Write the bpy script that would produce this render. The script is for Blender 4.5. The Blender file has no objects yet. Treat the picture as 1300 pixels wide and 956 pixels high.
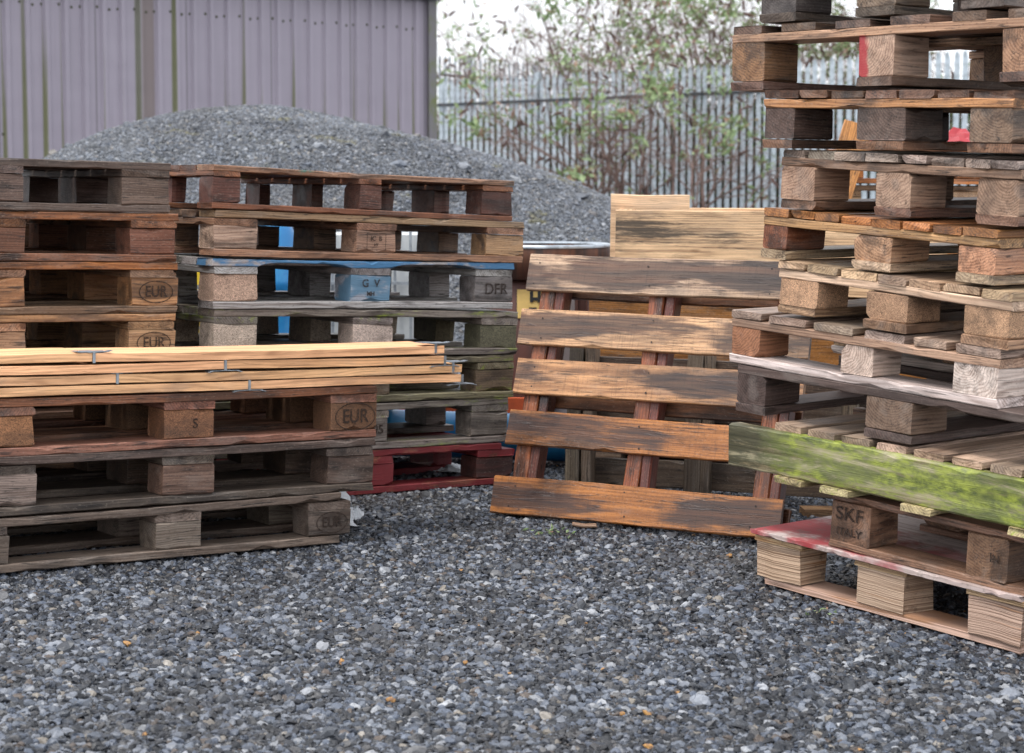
import bpy, math, random
from mathutils import Vector, Matrix
from math import sin, cos, pi, radians as R

random.seed(11)
rnd = random.Random(5)
SC = bpy.context.scene
COL = SC.collection

# ------------------------------------------------------------------ camera
FPX, CX, CY, HOR, CH = 2500.0, 650.0, 433.5, 228.0, 1.01
PITCH = math.atan((CY - HOR) / FPX)
cam_d = bpy.data.cameras.new("camera")
cam = bpy.data.objects.new("camera", cam_d)
COL.objects.link(cam)
cam.location = (0, 0, CH)
cam.rotation_euler = (pi / 2 - PITCH, 0, 0)
cam_d.sensor_width = 36
cam_d.lens = FPX / 1300 * 36
cam_d.shift_y = -(478 - CY) / 1300
cam_d.clip_start = 0.05
cam_d.clip_end = 2000
cam_d.dof.use_dof = True
cam_d.dof.focus_distance = 5.15
cam_d.dof.aperture_fstop = 7.1
SC.camera = cam

_F = Vector((0, cos(PITCH), -sin(PITCH)))
_U = Vector((0, sin(PITCH), cos(PITCH)))


def project(p):
    d = Vector(p) - Vector((0, 0, CH))
    z = d.dot(_F)
    return CX + FPX * d.x / z, CY - FPX * d.dot(_U) / z


def unproj(px, py, Y):
    d = Vector((px - CX, 0, 0)) + _F * FPX + _U * (CY - py)
    return Vector((0, 0, CH)) + d * (Y / d.y)


def ground_z(x, y):
    x = max(-3.5, min(3.5, x))
    return -0.03 * x - 0.045 * max(0.0, min(1.2, x - 0.6))


# ------------------------------------------------------------------ node helpers
def new_mat(name):
    m = bpy.data.materials.new(name)
    m.use_nodes = True
    nt = m.node_tree
    b = nt.nodes["Principled BSDF"]
    return m, nt, b


class NT:
    def __init__(s, nt):
        s.nt = nt

    def n(s, t, **kw):
        nd = s.nt.nodes.new(t)
        for k, v in kw.items():
            setattr(nd, k, v)
        return nd

    def put(s, sock, v):
        if isinstance(v, bpy.types.NodeSocket):
            s.nt.links.new(v, sock)
        elif v is not None:
            if isinstance(v, (tuple, list)) and len(v) == 3 and sock.type == 'RGBA':
                v = (*v, 1)
            sock.default_value = v

    def math(s, op, a, b=None, c=None, clamp=False):
        nd = s.n("ShaderNodeMath", operation=op, use_clamp=clamp)
        s.put(nd.inputs[0], a)
        if b is not None: s.put(nd.inputs[1], b)
        if c is not None: s.put(nd.inputs[2], c)
        return nd.outputs[0]

    def mix(s, f, a, b, mode='MIX'):
        nd = s.n("ShaderNodeMix", data_type='RGBA', blend_type=mode)
        s.put(nd.inputs['Factor'], f)
        s.put(nd.inputs[6], a)
        s.put(nd.inputs[7], b)
        return nd.outputs[2]

    def noise(s, vec, scale, detail=3, rough=0.55, dist=0.0):
        nd = s.n("ShaderNodeTexNoise")
        if vec is not None: s.put(nd.inputs['Vector'], vec)
        nd.inputs['Scale'].default_value = scale
        nd.inputs['Detail'].default_value = detail
        nd.inputs['Roughness'].default_value = rough
        nd.inputs['Distortion'].default_value = dist
        return nd

    def vmul(s, vec, xyz):
        nd = s.n("ShaderNodeVectorMath", operation='MULTIPLY')
        s.put(nd.inputs[0], vec)
        s.put(nd.inputs[1], xyz)
        return nd.outputs[0]

    def ramp(s, f, a, b):          # smoothstep a..b
        nd = s.n("ShaderNodeMapRange", interpolation_type='SMOOTHSTEP')
        s.put(nd.inputs[0], f)
        s.put(nd.inputs[1], a); s.put(nd.inputs[2], b)
        return nd.outputs[0]

    def bump(s, h, strength, dist, normal=None):
        nd = s.n("ShaderNodeBump")
        nd.inputs['Strength'].default_value = strength
        nd.inputs['Distance'].default_value = dist
        s.put(nd.inputs['Height'], h)
        if normal is not None: s.put(nd.inputs['Normal'], normal)
        return nd.outputs[0]


def wood_mat(name, kind='plain', paint=None, amount=0.5, ring=1.0, stain=1.0, rough=0.55, stain_col=(0.018, 0.014, 0.013), thr=2.0):
    """wood whose base tint is the object's colour; grain follows the piece's own length axis"""
    m, nt, b = new_mat(name)
    g = NT(nt)
    gc = g.n("ShaderNodeAttribute", attribute_name="gc").outputs['Vector']
    nc = g.n("ShaderNodeAttribute", attribute_name="nc").outputs['Vector']
    oi = g.n("ShaderNodeObjectInfo")
    base = oi.outputs['Color']
    sp = g.n("ShaderNodeSeparateXYZ"); g.put(sp.inputs[0], gc)
    warp = g.noise(g.vmul(gc, (1.3, 9, 9)), 1.0, 3)
    w = g.math('MULTIPLY', g.math('SUBTRACT', warp.outputs['Fac'], 0.5), 0.05)
    y = g.math('ADD', sp.outputs[1], w)
    z = g.math('ADD', sp.outputs[2], w)
    rr = g.math('SQRT', g.math('ADD', g.math('MULTIPLY', y, y), g.math('MULTIPLY', z, z)))
    ringv = g.math('SINE', g.math('MULTIPLY', rr, 900.0))
    ringv = g.math('POWER', g.math('MULTIPLY_ADD', ringv, 0.5, 0.5), 1.6)
    fibre = g.noise(g.vmul(gc, (7, 260, 260)), 1.0, 4, 0.65).outputs['Fac']
    fibre2 = g.noise(g.vmul(gc, (2.2, 45, 45)), 1.0, 4, 0.6).outputs['Fac']
    blot = g.noise(g.vmul(gc, (3.5, 11, 11)), 1.0, 4, 0.6, 0.3).outputs['Fac']
    grime = g.noise(g.vmul(gc, (14, 40, 40)), 1.0, 5, 0.7).outputs['Fac']
    light = g.mix(1.0, base, (1.35, 1.32, 1.3), 'MULTIPLY')
    dark = g.mix(1.0, base, (0.5, 0.42, 0.38), 'MULTIPLY')
    v = g.math('ADD', g.math('MULTIPLY', ringv, 0.44 * ring), g.math('MULTIPLY', g.ramp(fibre2, 0.3, 0.72), 0.62))
    c = g.mix(g.math('MINIMUM', v, 1.0), light, dark)
    c = g.mix(g.math('MULTIPLY', g.ramp(fibre, 0.5, 0.72), 0.62), c, g.mix(1.0, base, (0.3, 0.27, 0.26), 'MULTIPLY'))
    kv = g.n("ShaderNodeTexVoronoi"); kv.inputs['Scale'].default_value = 1.0
    g.put(kv.inputs['Vector'], g.vmul(gc, (4.5, 13, 13)))
    kc = g.n("ShaderNodeSeparateColor"); g.put(kc.inputs[0], kv.outputs['Color'])
    kn = g.math('MULTIPLY', g.ramp(kv.outputs['Distance'], 0.17, 0.09), g.math('GREATER_THAN', kc.outputs[0], 0.72))
    c = g.mix(g.math('MULTIPLY', kn, 0.78), c, g.mix(1.0, base, (0.2, 0.12, 0.08), 'MULTIPLY'))
    # weather: grey bloom and dark damp patches
    c = g.mix(g.math('MULTIPLY', g.ramp(g.noise(g.vmul(gc, (5, 15, 15)), 1.3, 3).outputs['Fac'], 0.54, 0.7), 0.22), c, (0.26, 0.23, 0.205))
    damp = g.math('MULTIPLY', g.ramp(blot, 0.5, 0.66), 0.62 * stain)
    c = g.mix(damp, c, stain_col)
    c = g.mix(g.math('MULTIPLY', g.ramp(grime, 0.6, 0.72), 0.55 * stain), c, (0.02, 0.016, 0.014))
    # drying cracks and splits along the grain, ingrained dirt specks
    ck = g.noise(g.vmul(gc, (2.6, 75, 75)), 1.0, 2, 0.5, 0.2).outputs['Fac']
    ckm = g.math('MULTIPLY', g.ramp(g.math('ABSOLUTE', g.math('SUBTRACT', ck, 0.5)), 0.022, 0.006), g.ramp(grime, 0.4, 0.55))
    c = g.mix(g.math('MULTIPLY', ckm, 0.75 * min(1.0, stain + 0.15)), c, (0.014, 0.011, 0.01))
    spk = g.noise(g.vmul(gc, (120, 220, 220)), 1.0, 3, 0.7).outputs['Fac']
    c = g.mix(g.math('MULTIPLY', g.ramp(spk, 0.56, 0.7), 0.5 * stain), c, (0.02, 0.015, 0.013))
    c = g.mix(g.math('MULTIPLY', g.ramp(spk, 0.42, 0.32), 0.22 * stain), c, (0.42, 0.36, 0.3))
    rg = g.math('MULTIPLY_ADD', damp, -0.22, rough)
    height = g.math('SUBTRACT', g.math('ADD', g.math('MULTIPLY', fibre, 0.6), g.math('MULTIPLY', fibre2, 0.15)), g.math('MULTIPLY', ckm, 0.8))
    if kind == 'stained':
        # broad heart-wood stain that leaves the sapwood edges pale
        sn = g.n("ShaderNodeSeparateXYZ"); g.put(sn.inputs[0], nc)
        edge = g.math('ABSOLUTE', sn.outputs[2])
        big = g.noise(g.vmul(gc, (2.0, 8, 8)), 1.0, 3, 0.55, 0.3).outputs['Fac']
        fine = g.noise(g.vmul(gc, (9, 90, 90)), 1.0, 5, 0.7).outputs['Fac']
        f = g.math('SUBTRACT', g.math('MULTIPLY_ADD', big, 4.2, g.math('MULTIPLY', fine, 1.1)), g.math('MULTIPLY', g.math('POWER', edge, 2.0), 0.8))
        mask = g.ramp(f, thr, thr + 0.45)
        saw = g.noise(g.vmul(gc, (240, 14, 14)), 1.0, 2, 0.6).outputs['Fac']
        dk = g.mix(g.ramp(fibre2, .25, .62), (0.1, 0.042, 0.026), (0.02, 0.015, 0.017))
        c = g.mix(g.math('MULTIPLY', mask, 0.85), c, dk)
        c = g.mix(g.math('MULTIPLY', g.ramp(saw, 0.5, 0.8), 0.35), c, (0.03, 0.02, 0.016))
    if kind == 'mould':
        sn = g.n("ShaderNodeSeparateXYZ"); g.put(sn.inputs[0], nc)
        mn = g.noise(g.vmul(gc, (5, 60, 60)), 1.0, 6, 0.75, 0.2).outputs['Fac']
        yy = g.math('MULTIPLY', g.math('ABSOLUTE', g.math('SUBTRACT', g.math('MULTIPLY_ADD', sn.outputs[0], -0.32, 0.25), sn.outputs[1])), 0.75)
        f = g.math('SUBTRACT', g.math('SUBTRACT', g.math('MULTIPLY', mn, 1.5), yy), g.math('MULTIPLY', g.math('ADD', sn.outputs[0], 0.75), 0.3))
        c = g.mix(g.math('MULTIPLY', g.ramp(f, 0.44, 0.78), 0.9), c, (0.03, 0.028, 0.026))
    if kind == 'moss':
        nz = g.noise(g.vmul(gc, (3.2, 24, 24)), 1.0, 6, 0.7, 0.4).outputs['Fac']
        nz2 = g.noise(g.vmul(gc, (30, 60, 60)), 1.0, 4, 0.7).outputs['Fac']
        mg = g.mix(g.ramp(nz2, 0.3, 0.7), (0.035, 0.07, 0.008), (0.31, 0.37, 0.04))
        if amount > 0.5:      # the beam's left end is bare damp dark wood with a thin dark film
            sm_ = g.n("ShaderNodeSeparateXYZ"); g.put(sm_.inputs[0], nc)
            mg = g.mix(g.ramp(g.math('MULTIPLY_ADD', nz, 0.25, sm_.outputs[0]), -0.42, -0.68), mg, (0.022, 0.026, 0.012))
            c = g.mix(g.ramp(fibre2, .4, .6), c, (0.4, 0.35, 0.22))
            lo = g.noise(g.vmul(gc, (4.5, 10, 10)), 1.0, 3, 0.6).outputs['Fac']
            mg = g.mix(g.math('MULTIPLY', g.ramp(lo, .5, .62), .7), mg, (0.05, 0.075, 0.015))
        c = g.mix(g.math('MULTIPLY', g.ramp(g.math('ADD', nz, g.math('MULTIPLY', nz2, 0.25)), 0.68 - 0.3 * amount, 0.86 - 0.3 * amount), 0.8), c, mg)
    if paint is not None:
        nz = g.noise(g.vmul(gc, (4.0, 10, 10)), 1.0, 5, 0.62).outputs['Fac']
        nz2 = g.noise(g.vmul(gc, (25, 80, 80)), 1.0, 4, 0.7).outputs['Fac']
        pm = g.ramp(g.math('ADD', nz, g.math('MULTIPLY', nz2, 0.2)), 0.85 - 0.55 * amount, 0.95 - 0.55 * amount)
        pc = g.mix(nz2, paint, tuple(p * 0.55 for p in paint))
        c = g.mix(g.math('MULTIPLY', pm, 0.92), c, pc)
    if kind == 'smear':
        sq = g.n("ShaderNodeSeparateXYZ"); g.put(sq.inputs[0], nc)
        nf = g.noise(g.vmul(gc, (25, 30, 30)), 1.0, 4, .6).outputs['Fac']
        f = g.math('ADD', g.math('MULTIPLY', sq.outputs[1], -1.0), g.math('MULTIPLY_ADD', nf, 0.9, g.math('MULTIPLY', sq.outputs[2], -0.28)))
        c = g.mix(g.math('MULTIPLY', g.ramp(f, -0.05, -0.4), 0.85), c, (0.4, 0.02, 0.035))
    if kind == 'chip':
        mp = g.vmul(gc, (1.0, 1.6, 1.6))
        vo = g.n("ShaderNodeTexVoronoi"); g.put(vo.inputs['Vector'], g.mix(0.12, mp, g.noise(mp, 60, 2).outputs['Color']))
        vo.inputs['Scale'].default_value = 150
        hs = g.n("ShaderNodeSeparateColor"); g.put(hs.inputs[0], vo.outputs['Color'])
        c = g.mix(hs.outputs[0], g.mix(1.0, base, (0.38, 0.33, 0.3), 'MULTIPLY'), g.mix(1.0, base, (1.75, 1.6, 1.45), 'MULTIPLY'))
        c = g.mix(g.math('MULTIPLY', g.ramp(blot, 0.5, 0.68), 0.5), c, (0.03, 0.022, 0.018))
        height = g.math('MULTIPLY', hs.outputs[1], 1.2)
        rg = 0.7
    if kind == 'ply':
        sz = g.n("ShaderNodeSeparateXYZ"); g.put(sz.inputs[0], gc)
        zz = g.math('MULTIPLY', g.math('ADD', sz.outputs[2], g.math('MULTIPLY', w, 0.05)), 1.0)
        bands = g.noise(None, 1.0, 2, 0.5)
        cb = g.n("ShaderNodeCombineXYZ"); g.put(cb.inputs[2], g.math('MULTIPLY', zz, 420.0)); g.put(cb.inputs[0], g.math('MULTIPLY', sz.outputs[0], 2.0))
        g.put(bands.inputs['Vector'], cb.outputs[0])
        bf = g.ramp(bands.outputs['Fac'], 0.36, 0.6)
        c = g.mix(bf, g.mix(1.0, base, (0.42, 0.34, 0.28), 'MULTIPLY'), g.mix(1.0, base, (1.2, 1.15, 1.1), 'MULTIPLY'))
        c = g.mix(g.math('MULTIPLY', g.ramp(fibre2, 0.55, 0.7), 0.5), c, (0.05, 0.03, 0.02))
        og = g.noise(g.vmul(gc, (3, 3, 90)), 1.0, 2).outputs['Fac']
        c = g.mix(g.math('MULTIPLY', g.ramp(og, 0.6, 0.7), 0.6), c, (0.34, 0.14, 0.035))
        height = g.math('ADD', bf, g.math('MULTIPLY', fibre, 0.5))
    g.put(b.inputs['Base Color'], c)
    g.put(b.inputs['Roughness'], rg)
    b.inputs['Specular IOR Level'].default_value = 0.45
    g.put(b.inputs['Normal'], g.bump(height, 0.6, 0.0013))
    return m


def plain_mat(name, col, rough=0.6, metal=0.0, var=0.25, scale=8.0, bump=0.0, col2=None, thr=(0.45, 0.65)):
    m, nt, b = new_mat(name)
    g = NT(nt)
    tc = g.n("ShaderNodeTexCoord").outputs['Object']
    nz = g.noise(tc, scale, 5, 0.65).outputs['Fac']
    c2 = col2 if col2 else tuple(x * (1 - var) for x in col)
    c = g.mix(g.ramp(nz, *thr), col, c2)
    g.put(b.inputs['Base Color'], c)
    b.inputs['Roughness'].default_value = rough
    b.inputs['Metallic'].default_value = metal
    if bump:
        g.put(b.inputs['Normal'], g.bump(g.noise(tc, scale * 4, 4).outputs['Fac'], 0.5, bump))
    return m


M = {}
M['wood'] = wood_mat('weathered_wood')
M['dry'] = wood_mat('dry_wood', stain=0.55, rough=0.65)
M['wet'] = wood_mat('damp_wood', stain=1.25, rough=0.42)
M['fresh'] = wood_mat('fresh_pine', stain=0.1, ring=0.7, rough=0.55)
M['stained'] = wood_mat('stained_plank_wood', 'stained', stain=0.8, rough=.45, thr=2.3)
M['stained_dark'] = wood_mat('dark_stained_plank_wood', 'stained', stain=0.8, rough=.5, thr=2.0)
M['stained_less'] = wood_mat('streaked_plank_wood', 'stained', stain=1.1, rough=.42, thr=2.25)
M['moss'] = wood_mat('mossy_wood', 'moss', amount=0.72)
M['moss_light'] = wood_mat('slightly_mossy_wood', 'moss', amount=0.12)
M['chip'] = wood_mat('pressed_chip_block', 'chip')
M['ply'] = wood_mat('plywood_layers', 'ply')
M['red'] = wood_mat('red_painted_wood', paint=(0.22, 0.02, 0.028), amount=0.68)
M['red_some'] = wood_mat('wood_with_red_spray', paint=(0.42, 0.02, 0.03), amount=0.5, stain=0.3)
M['red_smear'] = wood_mat('block_with_red_smear', 'smear', stain=.5)
M['blue_block'] = wood_mat('blue_painted_block_wood', paint=(0.13, 0.27, 0.4), amount=0.62, stain=0.6)
M['blue_some'] = wood_mat('wood_with_blue_paint', paint=(0.05, 0.21, 0.42), amount=0.62, stain=0.5)
M['green_some'] = wood_mat('wood_with_green_paint', paint=(0.05, 0.2, 0.16), amount=0.33)
M['mould'] = wood_mat('mould_stained_pine', 'mould', stain=0.25, rough=0.7, stain_col=(0.05, 0.045, 0.04))
def stamp_mat():
    m, nt, b = new_mat('branded_mark')
    g = NT(nt)
    geo = g.n("ShaderNodeNewGeometry").outputs['Position']
    nz = g.noise(geo, 260, 4, .7).outputs['Fac']
    b.inputs['Base Color'].default_value = (0.035, 0.02, 0.014, 1)
    b.inputs['Roughness'].default_value = .85
    g.put(b.inputs['Alpha'], g.math('MULTIPLY_ADD', g.ramp(nz, .38, .58), .62, .2))
    return m


M['stamp'] = stamp_mat()
M['zinc'] = plain_mat('galvanised_steel', (0.42, 0.46, 0.5), 0.42, 0.75, 0.35, 20)
M['nail'] = plain_mat('rusty_nail', (0.03, 0.022, 0.02), 0.6, 0.4)

# ------------------------------------------------------------------ mesh helpers


def mesh_obj(name, verts, faces, mat, parent=None, attrs=None, color=None, smooth=False, mats=None, fm=None):
    me = bpy.data.meshes.new(name)
    me.from_pydata([tuple(v) for v in verts], [], faces)
    if attrs:
        for k, arr in attrs.items():
            a = me.attributes.new(k, 'FLOAT_VECTOR', 'POINT')
            flat = [c for v in arr for c in v]
            a.data.foreach_set('vector', flat)
    for mm in (mats or [mat]):
        me.materials.append(mm)
    if fm:
        me.polygons.foreach_set('material_index', fm)
    if smooth:
        me.polygons.foreach_set('use_smooth', [True] * len(me.polygons))
    me.update()
    o = bpy.data.objects.new(name, me)
    COL.objects.link(o)
    if parent: o.parent = parent
    if color:
        lum = sum(color) / 3
        o.color = (*[max(.004, min(.9, (lum + (q - lum) * 1.14) * 1.04)) for q in color], 1)
    return o


def tag(o, label=None, cat=None, group=None, kind=None):
    if label: o['label'] = label
    if cat: o['category'] = cat
    if group: o['group'] = group
    if kind: o['kind'] = kind
    return o


def empty(name, label, cat, group=None, mat=None):
    o = bpy.data.objects.new(name, None)
    o.empty_display_size = 0.1
    COL.objects.link(o)
    if mat is not None: o.matrix_world = mat
    return tag(o, label, cat, group)


def jit(c, a=0.28, h=0.03):
    k = 1 + rnd.uniform(-a, a)
    return tuple(max(0.005, min(1, x * k * (1 + rnd.uniform(-h, h)))) for x in c)


def piece(name, L, W, T, center, axis, mat, parent, color, seg=None, ch=0.002, wob=0.0014, chip=0.0, nails=None, ragged=0.002, bow=0.0, notch=None, rot=0.0):
    """a sawn piece of timber: length L, width W, thickness T. axis 'u','v' or 'z' gives the length direction in the thing's frame"""
    if seg is None: seg = max(2, int(L / 0.045))
    off = (rnd.uniform(0, 60), rnd.uniform(-0.07, 0.07), rnd.uniform(-0.12, -0.02))
    verts, gc, nc, faces = [], [], [], []
    ph = rnd.uniform(0, 6); ph2 = rnd.uniform(0, 6)
    endj = [[rnd.uniform(-ragged, ragged) * (2.4 if rnd.random() < .25 else 1) for _ in range(8)] for _ in range(2)]
    for i in range(seg + 1):
        t = i / seg
        x = (t - 0.5) * L
        wy = wob * sin(ph + t * 7) + rnd.uniform(-wob, wob) * 0.5
        wz = wob * 0.8 * sin(ph2 + t * 5) + rnd.uniform(-wob, wob) * 0.3 + bow * (1 - (2 * t - 1) ** 2)
        c = [ch * rnd.uniform(0.5, 1.5) for _ in range(4)]
        if chip and rnd.random() < chip:
            c[rnd.randrange(4)] += rnd.uniform(0.002, min(0.012, T * 0.45))
        y, z = W / 2, T / 2
        pts = [(-y + c[0], -z), (y - c[1], -z), (y, -z + c[1]), (y, z - c[2]), (y - c[2], z), (-y + c[3], z), (-y, z - c[3]), (-y, -z + c[0])]
        lift = 0.0
        if notch:
            for (na, nb_, nd) in notch:
                if na < x < nb_: lift = max(lift, nd * min(1.0, 2.4 * math.sqrt(max(0, min(x - na, nb_ - x) / (nb_ - na)))))
        for k, (a, b_) in enumerate(pts):
            if lift and b_ < 0: b_ += lift
            xx = x
            if i == 0: xx += endj[0][k]
            if i == seg: xx += endj[1][k]
            verts.append((xx, a + wy, b_ + wz))
            gc.append((xx + off[0], a + off[1], b_ + off[2]))
            nc.append((2 * t - 1, a / y, a / y if W > T else b_ / z))
    for i in range(seg):
        for k in range(8):
            a0 = i * 8 + k; a1 = i * 8 + (k + 1) % 8
            faces.append((a0, a0 + 8, a1 + 8, a1))
    faces.append(tuple(range(8)))
    faces.append(tuple(reversed(range(seg * 8, seg * 8 + 8))))
    fm = [0] * len(faces)
    if nails:
        for (nx, ny, side) in nails:
            r = rnd.uniform(0.0022, 0.0034); s0 = len(verts)
            zz = side * (T / 2 + 0.0012)
            for q in range(6):
                an = q * pi / 3
                verts.append((nx + r * cos(an), ny + r * sin(an), zz + rnd.uniform(0, 0.0006) * side))
                gc.append((off[0], 0, 0)); nc.append((0, 0, 0))
            f = tuple(range(s0, s0 + 6))
            faces.append(f if side > 0 else tuple(reversed(f))); fm.append(1)
    if rot:
        cr_, sr_ = cos(rot), sin(rot)
        verts = [(x * cr_ - y * sr_, x * sr_ + y * cr_, z) for x, y, z in verts]
    cx, cy, cz = center
    if axis == 'u':
        vv = [(x + cx, y + cy, z + cz) for x, y, z in verts]
    elif axis == 'v':
        vv = [(-y + cx, x + cy, z + cz) for x, y, z in verts]
    elif axis == 'z':       # length up, width along u, thickness along v
        vv = [(y + cx, -z + cy, x + cz) for x, y, z in verts]
    elif axis == 'uz':      # length along u, width up, thickness along v (a board on edge)
        vv = [(x + cx, -z + cy, y + cz) for x, y, z in verts]
    elif axis == 'vz':      # length along v, width up, thickness along u
        vv = [(z + cx, x + cy, y + cz) for x, y, z in verts]
    o = mesh_obj(name, vv, faces, mat, parent, {'gc': gc, 'nc': nc}, color, mats=[mat, M['nail']], fm=fm)
    return o


def frame(corner, u, tilt, tiltv=0.0):
    """matrix: x axis along horizontal direction u dipping by tilt, origin at corner"""
    ux = Vector((u[0], u[1], 0)).normalized()
    vx = Vector((-ux.y, ux.x, 0))
    a = (ux - Vector((0, 0, tilt))).normalized()
    b_ = (vx - Vector((0, 0, tiltv)))
    c = a.cross(b_).normalized()
    b_ = c.cross(a).normalized()
    m = Matrix.Identity(4)
    for i, ax in enumerate((a, b_, c)):
        m[0][i], m[1][i], m[2][i] = ax
    m.translation = corner
    return m


def text_stamp(txt, size, block, loc, name='stamp', rotz=0.0, squeeze=1.0, mat=None, bold=0.0006):
    cu = bpy.data.curves.new(name, 'FONT')
    cu.body = txt
    cu.size = size
    cu.extrude = 0.0004
    cu.offset = bold
    cu.align_x = 'CENTER'; cu.align_y = 'CENTER'
    tmp = bpy.data.objects.new(name, cu)
    COL.objects.link(tmp)
    dg = bpy.context.evaluated_depsgraph_get()
    me = bpy.data.meshes.new_from_object(tmp.evaluated_get(dg))
    bpy.data.objects.remove(tmp)
    bpy.data.curves.remove(cu)
    me.materials.clear(); me.materials.append(mat or M['stamp'])
    o = bpy.data.objects.new(name, me)
    COL.objects.link(o)
    o.parent = block
    o.location = loc
    o.rotation_euler = (pi / 2, 0, rotz)
    o.scale = (squeeze, 1, 1)
    return o


def ring_stamp(rx, rz, block, loc, rotz=0.0, square=False, w=0.0016):
    pts = 40
    verts, faces = [], []
    if square:
        path = [(-rx, -rz), (rx, -rz), (rx, rz), (-rx, rz)]
    else:
        path = [(rx * cos(2 * pi * i / pts), rz * sin(2 * pi * i / pts)) for i in range(pts)]
    n = len(path)
    for (x, z) in path:
        l = math.hypot(x, z)
        for k in (-1, 1):
            for d in (-0.0004, 0.0004):
                verts.append((x + x / l * k * w, d, z + z / l * k * w))
    for i in range(n):
        a = i * 4; b_ = ((i + 1) % n) * 4
        faces += [(a, b_, b_ + 2, a + 2), (a + 1, a + 3, b_ + 3, b_ + 1), (a, a + 1, b_ + 1, b_), (a + 2, b_ + 2, b_ + 3, a + 3)]
    o = mesh_obj('stamp_ring' if not square else 'stamp_frame', verts, faces, M['stamp'], block)
    o.location = loc
    o.rotation_euler = (0, 0, rotz)
    return o


# ------------------------------------------------------------------ pallets
ISPM = "wooden pallets stacked in the yard"


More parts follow.
